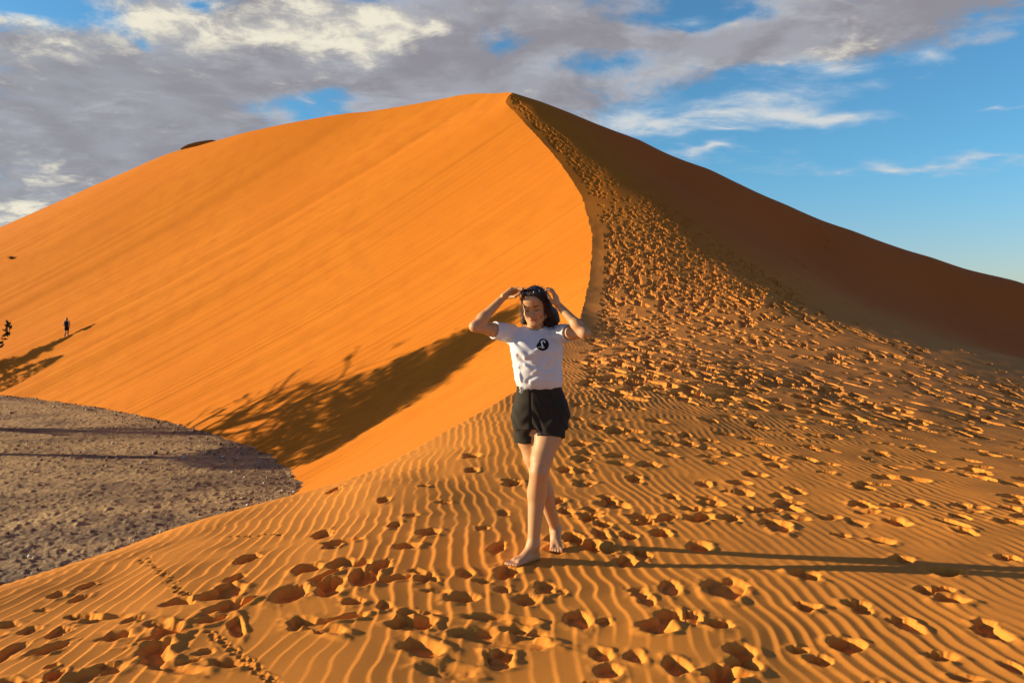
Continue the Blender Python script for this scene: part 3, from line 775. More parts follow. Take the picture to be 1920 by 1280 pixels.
shirt = mesh_obj('t_shirt', TV - np.array(base_pt), TQ, SHIRT); shirt.parent = woman
# printed badge on the chest: black rounded patch with a white letter, laid on the cloth
def onto_shirt(px, py, lift):
    """front of the cloth on the line of sight through a photograph pixel"""
    a = (px - CX) / F; e = (HY - py) / F
    ys = np.arange(D0 - .22, D0, .001)
    q = np.stack([a * ys, ys, e * ys], 1); ii = np.clip(((q - T.lo) / T.h), 0, T.n - 2)
    i0 = ii.astype(int); fr = ii - i0; v = np.zeros(len(ys))
    for dx in (0, 1):
        for dy in (0, 1):
            for dz in (0, 1):
                v += T.f[i0[:, 0] + dx, i0[:, 1] + dy, i0[:, 2] + dz] * np.abs(1 - dx - fr[:, 0]) * np.abs(1 - dy - fr[:, 1]) * np.abs(1 - dz - fr[:, 2])
    k = int(np.argmax(v < 0)); y = ys[k] - lift
    return np.array([a * y, y, e * y])
def badge(name, outline, lift, mat, parent, rings=5):
    O = np.array(outline, float); c = O.mean(0); V = [c]; 
    for r in range(1, rings + 1): V += list(c + (O - c) * r / rings)
    V = np.array([onto_shirt(p[0], p[1], lift) for p in V]); n = len(O); Fs = []
    for i in range(n): Fs.append([0, 1 + i, 1 + (i + 1) % n])
    for r in range(rings - 1):
        for i in range(n): Fs.append([1 + r * n + i, 1 + (r + 1) * n + i, 1 + (r + 1) * n + (i + 1) % n, 1 + r * n + (i + 1) % n])
    o = mesh_obj(name, V - np.array(base_pt), Fs, mat); o.parent = parent; return o
BLACK = simple_mat('black_print', (.010, .009, .010), .7, .2, .1, 80)
WHITE = simple_mat('white_print', (.78, .77, .76), .7, .2, .03, 80)
ol = []
for k in range(40):
    th = 2 * math.pi * k / 40
    r = 11.4
    # pulled out to a corner at the lower left, flatter at the upper left, as in the photograph
    r *= 1 + .13 * math.exp(-((th - math.radians(205)) / .33) ** 2) - .20 * math.exp(-((th - math.radians(150)) / .45) ** 2)
    ol.append((1017.8 + r * math.cos(th), 646.0 - r * math.sin(th)))
pr = badge('shirt_print', ol, .0022, BLACK, shirt)
def stroke(pts, w):
    pts = np.array(pts, float); tq = np.linspace(0, len(pts) - 1, 5 * len(pts)); pts = np.stack([np.interp(tq, np.arange(len(pts)), pts[:, i]) for i in (0, 1)], 1); L, R_ = [], []
    for i in range(len(pts)):
        t = pts[min(i + 1, len(pts) - 1)] - pts[max(i - 1, 0)]; t /= np.linalg.norm(t); nrm = np.array([-t[1], t[0]])
        L.append(pts[i] + nrm * w / 2); R_.append(pts[i] - nrm * w / 2)
    return L, R_
lv, lf = [], []
for pts, w in (([(1014.6, 639.6), (1015.6, 643), (1016.6, 647), (1017.6, 651.4)], 2.7), ([(1014.0, 641.4), (1016, 639.6), (1018.6, 638.6), (1020.6, 639.2), (1022.2, 642.4)], 2.4), ([(1015.4, 652.0), (1017.4, 651.6), (1020.6, 651.2)], 2.4)):
    L, R_ = stroke(pts, w); b0 = len(lv)
    for a_, b_ in zip(L, R_): lv += [a_, b_]
    for i in range(len(L) - 1): lf.append([b0 + 2 * i, b0 + 2 * i + 1, b0 + 2 * i + 3, b0 + 2 * i + 2])
LV = np.array([onto_shirt(p[0], p[1], .0058) for p in lv])
lt = mesh_obj('letter', LV - np.array(base_pt), lf, WHITE); lt.parent = shirt; lt.name = 'print_letter'

# ---- shorts
Sx = Field((xpx(945), D0 - .24, zpx(842)), (xpx(1090), D0 + .26, zpx(714)), .0045)
Sx.loft([(zpx(800), xpx(1014), D0 + .012, .166, .120), (zpx(782), xpx(1015), D0 + .02, .173, .124), (zpx(760), xpx(1015), D0 + .018, .168, .120), (zpx(740), xpx(1013), D0 + .01, .150, .106), (zpx(727), xpx(1011), D0 + .004, .140, .101), (zpx(721), xpx(1011), D0 + .002, .138, .099)], .02, pw=2.3)
legL0, legL1 = P(1036, 775, 0), P(1027, 836, -.056)
legR0, legR1 = P(988, 775, .01), P(990, 840, .018)
Sx.cone(legL0, .098, legL1, .095, .03); Sx.cone(legR0, .094, legR1, .083, .03)
def shorts_disp(x, y, z):
    d = .0032 * np.sin((x * .8 + z) * 70 + 3 * np.sin(x * 40)) * np.exp(-((z - zpx(790)) / .10) ** 2)
    crease = .004 * np.exp(-((x - xpx(995 + 0) - (z - zpx(770)) * -.02) / .006) ** 2) * (y < D0)        # fly / pocket seam
    crot = .006 * np.exp(-((x - xpx(1000) - .25 * (zpx(806) - z)) / .010) ** 2) * np.clip((zpx(786) - z) / .06, 0, 1) * (y < D0)
    pk = .005 * np.exp(-(((x - xpx(1040)) + .5 * (z - zpx(760))) / .006) ** 2) * (np.abs(z - zpx(757)) < .07) * (y < D0)
    return d + crease + crot + pk
Sx.add(shorts_disp, Sx.lo, Sx.lo + Sx.n * Sx.h, 0, 'disp')
def cut_leg(l0, l1, end, hr, tilt=(0, 0, 0)):
    u = (l1 - l0) / np.linalg.norm(l1 - l0) + np.array(tilt); u /= np.linalg.norm(u); e_ = np.array(end)
    X_, Y_, Z_ = np.meshgrid(*Sx.ax, indexing='ij', sparse=True)
    d = (X_ - e_[0]) * u[0] + (Y_ - e_[1]) * u[1] + (Z_ - e_[2]) * u[2]
    side = round_cone(X_, Y_, Z_, l0, .0, l1 + u * .1, .0) < .112
    Sx.f = np.where(side, np.maximum(Sx.f, d.astype(np.float32)), Sx.f)
cut_leg(legL0, legL1, P(1028, 820, -.05), .0875, (.12, 0, 0))
cut_leg(legR0, legR1, P(989, 827, .015), .077, (.0, 0, 0))
Sx.half(P(1011, 721.5, 0), (0, 0, 1))
SV, SQ = Sx.mesh(); SV = relax(SV, SQ, 1, .4)
SHORTS = simple_mat('black_cotton', (.030, .024, .017), .85, .2, .25, 200, .0004)
shorts = mesh_obj('shorts', SV - np.array(base_pt), SQ, SHORTS); shorts.parent = woman
# waistband tab: a small pale metal buckle with a hanging clip at her right front
def torus_V(c, R_, r, ax1, ax2, n=20, m=8):
    V, Fs = [], []; nrm = np.cross(ax1, ax2)
    for i in range(n):
        a = 2 * math.pi * i / n; d = np.array(ax1) * math.cos(a) + np.array(ax2) * math.sin(a)
        for j in range(m):
            b = 2 * math.pi * j / m; V.append(np.array(c) + d * (R_ + r * math.cos(b)) + nrm * r * math.sin(b))
    for i in range(n):
        for j in range(m): Fs.append([i * m + j, ((i + 1) % n) * m + j, ((i + 1) % n) * m + (j + 1) % m, i * m + (j + 1) % m])
    return V, Fs
METAL = simple_mat('pale_metal', (.82, .76, .66), .35, .5, .05, 50)
bc = P(978, 728, -.088)
V1, F1 = torus_V(bc, .010, .0035, (1, 0, 0), (0, 0, 1)); V2, F2 = torus_V(P(977.5, 734.0, -.098), .007, .0032, (1, 0, 0), (0, .2, 1))
V3, F3 = torus_V(P(983, 729, -.092), .005, .0026, (0, 1, 0), (0, 0, 1))
o1 = len(V1); o2 = o1 + len(V2)
bk = mesh_obj('belt_clip', np.array(V1 + V2 + V3) - np.array(base_pt), F1 + [[i + o1 for i in f] for f in F2] + [[i + o2 for i in f] for f in F3], METAL); bk.parent = shorts

def tube(path, r, n=8):
    path = np.array(path, float); V, Fs = [], []
    for i, p in enumerate(path):
        t = path[min(i + 1, len(path) - 1)] - path[max(i - 1, 0)]; t = t / (np.linalg.norm(t) + 1e-9)
        u = np.cross(t, (0.13, .2, 1)); u /= np.linalg.norm(u); v = np.cross(t, u); rr = r[i] if hasattr(r, '__len__') else r
        for k in range(n): V.append(p + rr * (math.cos(2 * math.pi * k / n) * u + math.sin(2 * math.pi * k / n) * v))
    for i in range(len(path) - 1):
        for k in range(n): Fs.append([i * n + k, i * n + (k + 1) % n, (i + 1) * n + (k + 1) % n, (i + 1) * n + k])
    Fs.append(list(range(n))[::-1]); Fs.append([(len(path) - 1) * n + k for k in range(n)])
    return V, Fs
# ---- hair: dark, shoulder length, swept back from the forehead
Hf = Field(tuple(HC - np.array([.17, .17, .20])), tuple(HC + np.array([.20, .20, .16])), .0035)
def he(c, r, k=.02, op='union'): Hf.ell(Hd(*c), r, k, op, M=RN)
he((0, .020, .040), (.080, .098, .082), .01)
he((.0, -.035, .085), (.058, .048, .036), .02)
he((.058, .030, -.010), (.034, .062, .085), .03); he((-.058, .035, -.010), (.030, .058, .080), .03)
Hf.cone(Hd(.066, .012, -.01), .030, P(1035, 590, .005), .036, .03); Hf.cone(P(1035, 588, .005), .036, P(1038, 600, -.005), .030, .02); Hf.cone(P(1037, 596, 0), .029, P(1029, 606, .00), .020, .02)
Hf.cone(Hd(-.060, .030, -.01), .026, P(986, 598, .02), .022, .03); Hf.cone(P(986, 596, .02), .020, P(982.5, 606, -.005), .013, .02)
he((0, .055, -.06), (.070, .050, .09), .03)
# the face stays open
he((-.004, -.095, -.022), (.064, .060, .100), .010, 'sub'); he((-.006, -.108, .045), (.050, .050, .046), .010, 'sub')
he((.030, -.08, -.05), (.040, .06, .07), .010, 'sub')
def strands(x, y, z):
    q = np.stack([x - HC[0], y - HC[1], z - HC[2]], -1) @ RN
    a = np.arctan2(q[..., 0], q[..., 2] + .06); b = np.arctan2(q[..., 0], q[..., 1])
    low = smooth(-.02, -.06, q[..., 2])
    s1 = np.sin(a * 46 + 4 * np.sin(q[..., 1] * 30)) * (1 - low) + np.sin(b * 30 + 5 * np.sin(q[..., 2] * 25)) * low
    s2 = np.sin(a * 97 + 7 * np.sin(q[..., 1] * 21)) * (1 - low) + np.sin(b * 71 + 6 * np.sin(q[..., 2] * 33)) * low
    return .0012 * s1 + .0009 * s2 + low * (.0045 * np.sin(q[..., 2] * 62 + b * 5) + .0035 * np.sin(b * 11 + q[..., 2] * 20))
Hf.add(strands, Hf.lo, Hf.lo + Hf.n * Hf.h, 0, 'disp')
HV, HQ = Hf.mesh(); HV = relax(HV, HQ, 1, .25)
# loose strands that stand off the mass and break its outline
hr = np.random.default_rng(21); sV, sF = [], []
for i in range(340):
    j = hr.integers(0, len(HV)); p0 = HV[j]; q = (p0 - HC) @ RN
    if q[1] < -.055 and q[2] < .06: continue
    out = p0 - (HC + np.array([0, .02, .0])); out /= np.linalg.norm(out)
    down = np.array([.15 * np.sign(q[0]), .1, -1.0]) if q[2] < .05 else RN @ np.array([q[0] * 6, 1.0, -.3]); down = down / np.linalg.norm(down)
    L = hr.uniform(.03, .095); path = [p0 - out * .002]
    for s_ in range(4): path.append(path[-1] + (down + out * hr.uniform(.02, .28) + hr.normal(0, .16, 3)) * L / 4)
    v, f = tube(path, [.0014, .0013, .0011, .0008, .0004], 4); sF += [[a + len(sV) + len(HV) for a in g] for g in f]; sV += v
HV = np.concatenate([HV, np.array(sV)]); HQ = [list(map(int, g)) for g in HQ] + sF
HAIR = simple_mat('dark_hair', (.036, .015, .008), .5, .35, .45, 90)
hair = mesh_obj('hair', HV - np.array(base_pt), HQ, HAIR); hair.parent = woman

# ---- sunglasses pushed up on the hair, held by both hands
def G(x, y, z):   # frame of the glasses: tipped back on the crown
    Rg = Matrix.Rotation(math.radians(-52), 3, 'X')
    v = Rg @ Vector((x, y, z)); return Hd(v.x, v.y - .064, v.z + .112)
gl = empty('sunglasses', tuple(G(0, 0, 0)))
tag(gl, 'dark sunglasses pushed up on the walking woman\'s hair, held at both sides', 'sunglasses')
GB = np.array(gl.location)
FRM = simple_mat('dark_frame', (.012, .011, .011), .3, .5, .1, 60); LEN = simple_mat('dark_lens', (.010, .010, .012), .08, .6, .1, 20)
fv, ff = [], []
for sgn in (-1, 1):
    rim = [G(sgn * .035 + .027 * math.cos(t) , .004 * abs(math.cos(t)), .021 * math.sin(t) - .003 * math.cos(t) * sgn) for t in np.linspace(0, 2 * math.pi, 25)]
    v, f = tube(rim, .0028); ff += [[i + len(fv) for i in q] for q in f]; fv += v
    lens = [G(sgn * .035, -.004, 0)] + [G(sgn * .035 + .026 * math.cos(t), .003 * abs(math.cos(t)), .020 * math.sin(t) - .003 * math.cos(t) * sgn) for t in np.linspace(0, 2 * math.pi, 25)[:-1]]
    lens2 = [p + np.array([0, .002, .0]) for p in lens]; n = len(lens)
    lf_ = [[0, 1 + i, 1 + (i + 1) % 24] for i in range(24)] + [[n, n + 1 + (i + 1) % 24, n + 1 + i] for i in range(24)] + [[1 + i, n + 1 + i, n + 1 + (i + 1) % 24, 1 + (i + 1) % 24] for i in range(24)]
    lo = mesh_obj('lens', np.array(lens + lens2) - GB, lf_, LEN); lo.parent = gl
    v, f = tube([G(sgn * .062, .004, .008), G(sgn * .071, .012, .008), G(sgn * .077, .045, .006), G(sgn * .080, .085, .002), G(sgn * .076, .115, -.012)], [.003, .003, .0026, .0026, .003])
    tp = mesh_obj('temple', np.array(v) - GB, f, FRM); tp.parent = gl
    tag(tp)
v, f = tube([G(-.009, .002, .006), G(0, -.001, .009), G(.009, .002, .006)], .0028); ff += [[i + len(fv) for i in q] for q in f]; fv += v
fr = mesh_obj('frame', np.array(fv) - GB, ff, FRM); fr.parent = gl
# sand pressed up around her feet is part of the dune mesh (see footprints)
# ================================================================== PAN: stones, trees, far walker, crest lip
def pan_z(x, y):
    return PAN + .065 * float(fbm(np.array([x * .35]), np.array([y * .75]), 3, 111)[0]) - .05

STONE_MAT = None
def stone_material():
    m, nt, p = new_mat('stone', .9, .2)
    at = nt.node('ShaderNodeVertexColor', layer_name='tint'); tc = nt.node('ShaderNodeTexCoord').outputs['Object']
    f = nt.noise(tc, 14, 4)
    nt.l.new(nt.mix(1.0, at.outputs[0], nt.mix(f, (.6, .6, .6, 1), (1.25, 1.25, 1.25, 1)), 'MULTIPLY'), p.inputs['Base Color'])
    return m
STONE = stone_material()
def icos(sub=1):
    t = (1 + 5 ** .5) / 2
    V = [(-1, t, 0), (1, t, 0), (-1, -t, 0), (1, -t, 0), (0, -1, t), (0, 1, t), (0, -1, -t), (0, 1, -t), (t, 0, -1), (t, 0, 1), (-t, 0, -1), (-t, 0, 1)]
    Fs = [(0, 11, 5), (0, 5, 1), (0, 1, 7), (0, 7, 10), (0, 10, 11), (1, 5, 9), (5, 11, 4), (11, 10, 2), (10, 7, 6), (7, 1, 8), (3, 9, 4), (3, 4, 2), (3, 2, 6), (3, 6, 8), (3, 8, 9), (4, 9, 5), (2, 4, 11), (6, 2, 10), (8, 6, 7), (9, 8, 1)]
    V = [np.array(v) / np.linalg.norm(v) for v in V]
    for _ in range(sub):
        mid = {}; NF = []
        def m(a, b):
            k = (min(a, b), max(a, b))
            if k not in mid: q = V[a] + V[b]; V.append(q / np.linalg.norm(q)); mid[k] = len(V) - 1
            return mid[k]
        for a, b, c in Fs: x, y, z = m(a, b), m(b, c), m(c, a); NF += [(a, x, z), (b, y, x), (c, z, y), (x, y, z)]
        Fs = NF
    return np.array(V), np.array(Fs)
IV, IF = icos(0)
srng = np.random.default_rng(11)
sv, sf, sc = [], [], []
def base_x(y): return float(pchip(by_, bx_, np.array([y]))[0])
n_st = 0
for i in range(14000):
    y = math.exp(srng.uniform(math.log(16), math.log(80)))
    edge = srng.random() < .16
    if edge: x = base_x(y) - abs(srng.normal(0, 1.6)) - .1
    else: x = srng.uniform(-.70, -.15) * y
    if x > base_x(y) - .05: continue
    if x / y < -.72 or x / y > -.1: continue
    pat = float(fbm(np.array([x * .22]), np.array([y * .22]), 2, 131)[0])
    if not edge and srng.random() > .35 + pat: continue
    r = .015 * math.exp(srng.normal(0, .5)) * (1 + y / 70)
    light = srng.random() < .16
    if light: r *= 1.25
    q = IV * (1 + .28 * srng.normal(size=(len(IV), 1))) * np.array([srng.uniform(.8, 1.4), srng.uniform(.8, 1.3), srng.uniform(.5, .9)]) * r
    a = srng.uniform(0, 6.28); q = q @ np.array([[math.cos(a), -math.sin(a), 0], [math.sin(a), math.cos(a), 0], [0, 0, 1]])
    sf.append(IF + n_st * len(IV)); n_st += 1
    sv.append(q + np.array([x, y, pan_z(x, y) + .045 + r * .25]))
    c = np.array([.52, .44, .33]) * srng.uniform(.7, 1.15) if light else np.array([.22, .15, .10]) * srng.uniform(.4, 1.6)
    sc.append(np.tile(c, (len(IV), 1)))
peb = mesh_obj('pebbles', np.concatenate(sv), np.concatenate(sf).astype(np.int32), STONE, smooth_sh=False)
color_attr(peb, np.concatenate(sc))
tag(peb, 'scattered small dark and pale stones lying over the gravel pan', 'pebbles', kind='stuff')
# the larger pale stones one can tell apart (photograph px, py on the pan, size in px)
IV1, IF1 = icos(1)
for k, (px, py, w, look) in enumerate(((14, 1122, 11, 'pale flat stone at the lower left corner of the gravel pan'), (56, 1043, 9, 'white stone beside a dark one on the near gravel, above the lower left corner'), (65, 1046, 8, 'white stone close to its twin on the near gravel'),
        (346, 858, 10, 'largest pale stone in the gravel below the tree shadow'), (212, 832, 7, 'pale stone in the tree shadow band on the gravel'), (418, 857, 7, 'pale stone on the gravel near the foot of the lit slope'), (510, 937, 7, 'pale stone near the rippled sand edge on the gravel'),
        (278, 960, 6, 'pale stone in the middle of the gravel pan'), (335, 1003, 6, 'pale stone on the gravel close to the ripples'), (266, 868, 6, 'pale stone left of the larger one under the tree shadow'), (102, 763, 6, 'pale stone at the far edge of the gravel pan'))):
    y = -PAN / ((py - HY) / F); x = (px - CX) / F * y; r = w / F * y * .5
    rr = np.random.default_rng(50 + k)
    q = IV1 * (1 + .13 * rr.normal(size=(len(IV1), 1))) * np.array([1, .9, .62]) * r
    st = mesh_obj('stone', q, IF1, STONE, smooth_sh=False); st.location = (x, y, pan_z(x, y) + r * .4 + .04)
    color_attr(st, np.tile(np.array([.60, .53, .42]) * rr.uniform(.85, 1.05), (len(q), 1)))
    tag(st, look, 'stone', 'pale stones on the gravel pan')

# ---- trees on the pan (camel thorns); most of each stands left of the frame and throws its shadow in
BARK = simple_mat('bark', (.10, .065, .045), .95, .1, .3, 6, .02)
def leaf_material():
    m, nt, p = new_mat('leaves', .7, .2)
    at = nt.node('ShaderNodeVertexColor', layer_name='tint'); nt.l.new(at.outputs[0], p.inputs['Base Color'])
    return m
LEAF = leaf_material()
def tree(name_label, base, H, lean, crown_r, n_leaf, seed, dense=False, bare=False, limbs=7, leaf=.12, shear=0.0):
    r = np.random.default_rng(seed); root = empty('camel_thorn_tree', tuple(base)); tag(root, name_label, 'tree', 'trees on the gravel pan')
    V, Fs = [], []; tips = []
    def limb(p, d, L, rad, lev):
        n = 6; path = [np.array(p, float)]; dd = np.array(d, float)
        for i in range(n):
            dd = dd + r.normal(0, .16, 3) + np.array([0, 0, .05]); dd /= np.linalg.norm(dd)
            path.append(path[-1] + dd * L / n)
        v, f = tube(path, np.linspace(rad, rad * .45, n + 1), 7 if lev < 2 else 5)
        Fs.extend([[i + len(V) for i in q] for q in f]); V.extend(v)
        if lev >= 2: tips.extend(path[3:])
        if lev < 3:
            for k in range((limbs if lev == 0 else 4)):
                t = r.uniform(.35 if lev == 0 else .3, 1.0); q = path[int(t * n)]
                ang = r.uniform(0, 6.28); out = np.array([math.cos(ang), math.sin(ang), r.uniform(.1, .8)])
                nd = dd * .5 + out * .8; nd /= np.linalg.norm(nd)
                limb(q, nd, L * r.uniform(.5, .75), rad * .5 * r.uniform(.7, 1), lev + 1)
    limb((0, 0, -.2), (lean[0], lean[1], 1), H * .5, H * (.036 if bare else .03), 0)
    V = np.array(V)
    tips = np.array(tips)
    sc_ = np.array([crown_r / max(np.percentile(np.abs(tips[:, 0]), 95), .1), crown_r / max(np.percentile(np.abs(tips[:, 1]), 95), .1), H / max(tips[:, 2].max(), .1)])
    V *= sc_; tips *= sc_
    if dense:      # keep the limbs inside a crown that tapers to the top
        for q in (V, tips):
            k = np.clip(q[:, 2] / H, 0, 1); lim = crown_r * np.interp(k, [0, .14, .25, .6, .85, 1.0], [.3, .6, .9, .75, .38, .08])
            rr = np.hypot(q[:, 0], q[:, 1]); f_ = np.minimum(1, lim / np.maximum(rr, 1e-6)); q[:, 0] *= f_; q[:, 1] *= f_
    V[:, 1] += V[:, 2] * shear; tips[:, 1] += tips[:, 2] * shear
    tr = mesh_obj('trunk', V, Fs, BARK); tr.parent = root
    # leaves: small faces in clumps about the twigs
    cl = tips[r.integers(0, len(tips), n_leaf // 26)]
    P_ = (cl[:, None, :] + r.normal(0, crown_r * (.05 if bare else .10), (len(cl), 26, 3)) * np.array([1, 1, .7])).reshape(-1, 3)
    tone = np.repeat(r.uniform(.55, 1.35, len(cl)), 26)
    if dense:
        m_ = n_leaf * 2
        k = r.uniform(.22, 1, m_) ** .9; lim = crown_r * np.interp(k, [.22, .30, .42, .55, .75, .9, 1.0], [.5, .88, 1.0, .86, .56, .28, .05])
        a = r.uniform(0, 6.28, m_); rad = lim * np.sqrt(r.uniform(.0, 1, m_))
        Q = np.stack([rad * np.cos(a), rad * np.sin(a), k * H], 1)
        keep = fbm(Q[:, 0] * .8 + Q[:, 1] * .45, Q[:, 2] * .8 - Q[:, 1] * .35, 3, seed) > .02 - .10 * (Q[:, 1] < 0)
        Q = Q[keep]; Q[:, 1] += Q[:, 2] * shear
        P_ = np.concatenate([P_[:n_leaf // 3], Q]); tone = np.concatenate([tone[:n_leaf // 3], r.uniform(.6, 1.2, len(Q))])
    n = len(P_); u = r.normal(size=(n, 3)); u /= np.linalg.norm(u, axis=1)[:, None]; w = r.normal(size=(n, 3)); w -= (w * u).sum(1)[:, None] * u; w /= np.linalg.norm(w, axis=1)[:, None]
    s = leaf * r.uniform(.6, 1.3, n)[:, None]
    LVv = np.stack([P_ - u * s, P_ + w * s * .45, P_ + u * s, P_ - w * s * .45], 1).reshape(-1, 3)
    co = mesh_obj('crown', LVv, np.arange(4 * n).reshape(-1, 4), LEAF, smooth_sh=False); co.parent = root
    color_attr(co, np.repeat(np.array([.070, .078, .030])[None] * tone[:, None], 4, 0))
    return root
tree('broad dense tree at the left edge whose long shadow crosses the lit slope', (-31.8, 39.6, PAN), 13.4, (.0, 0), 4.7, 26000, 3, dense=True, leaf=.17, shear=.22)
tree('sparse thin-branched tree beside the dense one, casting the streaky shadow', (-41.0, 49.4, PAN), 12.2, (.1, .05), 4.2, 520, 8, bare=True, limbs=8, leaf=.13)
tree('slender dark tree beyond the left edge, its shadow ending near the far walker', (-55., 72.4, PAN), 7.9, (.0, 0), 1.2, 3500, 5, dense=True, leaf=.13)
tree('low slender tree beyond the left edge, throwing the lower shadow band', (-57.0, 70.2, PAN), 6.9, (0, 0), 1.3, 2600, 6, dense=True, leaf=.13)

# ---- far walker on the lower slope
def slip_point(px, py):
    """point of the lee face seen through a photograph pixel"""
    a = (px - CX) / F; e = (HY - py) / F
    m = ((XS / YS - a) * F) ** 2 + ((ZS / YS - e) * F) ** 2
    m = np.where((yrow[:, None] > 30) & (yrow[:, None] < 110), m, 1e9)
    i, j = np.unravel_index(np.argmin(m), m.shape)
    return np.array([XS[i, j], YS[i, j], ZS[i, j]])
wp = slip_point(126, 632)
WS = wp[1] / F
W = Field((-.5, -.5, -.12), (.5, .5, 1.9), .016)
hgt = 35 * WS; k_ = hgt / 1.72
def wk(p): return np.array(p) * k_
W.cone(wk((-.10, 0, .05)), .05, wk((-.10, .01, .48)), .062, .03); W.cone(wk((-.10, .01, .48)), .062, wk((-.08, 0, .88)), .085, .03)
W.cone(wk((.13, .05, .05)), .05, wk((.10, .0, .48)), .062, .03); W.cone(wk((.10, .0, .48)), .062, wk((.08, 0, .88)), .085, .03)
W.cone(wk((-.11, -.10, .035)), .042, wk((-.10, .03, .04)), .045, .03); W.cone(wk((.14, -.06, .03)), .042, wk((.13, .07, .04)), .045, .03)
W.loft([(.82 * k_, 0, 0, .16, .11), (1.0 * k_, 0, 0, .15, .10), (1.2 * k_, 0, 0, .17, .11), (1.4 * k_, 0, 0, .18, .10), (1.46 * k_, 0, 0, .10, .08)], .04)
W.cone(wk((0, 0, 1.42)), .06, wk((0, -.01, 1.54)), .055, .02); W.ell(wk((0, -.015, 1.62)), (.082, .10, .118), .02)
for sgn in (-1, 1):
    W.cone(wk((sgn * .19, 0, 1.40)), .055, wk((sgn * .24, -.02, 1.12)), .043, .03); W.cone(wk((sgn * .24, -.02, 1.12)), .042, wk((sgn * .20, -.13, .93)), .032, .02)
    W.ell(wk((sgn * .19, -.16, .89)), (.035, .05, .05), .02)
v, q = W.mesh(); v = relax(v, q, 1, .4)
walker = mesh_obj('person', v, q, SKIN); walker.location = tuple(wp + np.array([0, 0, -.02])); walker.rotation_euler = (0, 0, math.radians(200))
color_attr(walker, np.tile(np.array([.34, .18, .12]), (len(v), 1)))
tag(walker, 'far walker with dark clothes and backpack standing on the lower slope', 'person')
def shell(name, secs, cones, mat, disp=0):
    f = Field((-.5, -.5, -.1), (.5, .5, 1.9), .018)
    if secs: f.loft(secs, .03)
    for c in cones: f.cone(*c, .03)
    v, q = f.mesh(); o = mesh_obj(name, relax(v, q, 1, .4), q, mat); o.parent = walker; return o
DARK = simple_mat('dark_cloth', (.018, .013, .014), .9, .1, .3, 30); PALE = simple_mat('pale_cloth', (.50, .45, .38), .9, .1, .1, 30)
shell('shorts', [(.60 * k_, 0, 0, .19, .13), (.80 * k_, 0, 0, .19, .14), (1.0 * k_, 0, 0, .17, .12)], [], DARK)
shell('t_shirt', [(.96 * k_, 0, 0, .175, .125), (1.2 * k_, 0, 0, .19, .13), (1.38 * k_, 0, 0, .195, .12), (1.45 * k_, 0, 0, .12, .09)], [(wk((.19, 0, 1.40)), .07, wk((.225, -.01, 1.22)), .065), (wk((-.19, 0, 1.40)), .07, wk((-.225, -.01, 1.22)), .065)], PALE)
hf = Field((-.2, -.2, 1.3), (.2, .3, 1.95), .012); hf.ell(wk((0, .01, 1.65)), (.096, .108, .115), .02); hf.cone(wk((0, .07, 1.60)), .07, wk((0, .09, 1.36)), .06, .03)
hf.ell(wk((0, -.13, 1.60)), (.07, .07, .10), .01, 'sub'); v, q = hf.mesh(); wh = mesh_obj('hair', v, q, HAIR); wh.parent = walker
bp = Field((-.3, -.1, .8), (.3, .5, 1.6), .014); bp.ell(wk((0, .19, 1.18)), (.17, .11, .27), .02); bp.ell(wk((0, .27, 1.08)), (.13, .07, .14), .02); v, q = bp.mesh()
back = mesh_obj('backpack', v, q, DARK); back.location = walker.location; back.rotation_euler = walker.rotation_euler
tag(back, 'dark backpack worn by the far walker on the slope', 'backpack')
sg = mesh_obj('strap', *(lambda t: (np.array(t[0]), t[1]))(tube([wk((.11, .16, 1.42)), wk((.12, .0, 1.50)), wk((.12, -.13, 1.34)), wk((.13, -.10, 1.08)), wk((.11, .12, .98))], .02)), DARK); sg.parent = back
s2 = sg.copy(); COL.objects.link(s2); s2.scale = (-1, 1, 1); s2.parent = back

# ---- a small dark shrub far up on the left of the slope
sp_ = slip_point(22, 485); r = np.random.default_rng(4)
shrub = empty('dry_shrub', tuple(sp_)); tag(shrub, 'tiny dark dry shrub high on the slope near the left edge', 'shrub')
V_, F_ = [], []
for i in range(26):
    a = r.uniform(0, 6.28); d = np.array([math.cos(a), math.sin(a), r.uniform(.3, 1.6)]); d /= np.linalg.norm(d); L = r.uniform(.15, .42)
    v, f = tube([np.zeros(3), d * L * .5 + r.normal(0, .03, 3), d * L], [.014, .010, .005], 4); F_ += [[j + len(V_) for j in q] for q in f]; V_ += v
o = mesh_obj('stems', np.array(V_), F_, BARK); o.parent = shrub
Pq = r.normal(0, .13, (420, 3)) * np.array([1.2, 1, .7]) + np.array([0, 0, .16]); u = r.normal(size=(420, 3)); w = np.cross(u, r.normal(size=(420, 3)))
u *= .035 / np.linalg.norm(u, axis=1)[:, None]; w *= .02 / np.linalg.norm(w, axis=1)[:, None]
o = mesh_obj('foliage', np.stack([Pq - u, Pq + w, Pq + u, Pq - w], 1).reshape(-1, 3), np.arange(1680).reshape(-1, 4), LEAF, smooth_sh=False); o.parent = shrub
color_attr(o, np.repeat(np.array([.05, .035, .022])[None] * r.uniform(.5, 1.4, 420)[:, None], 4, 0))

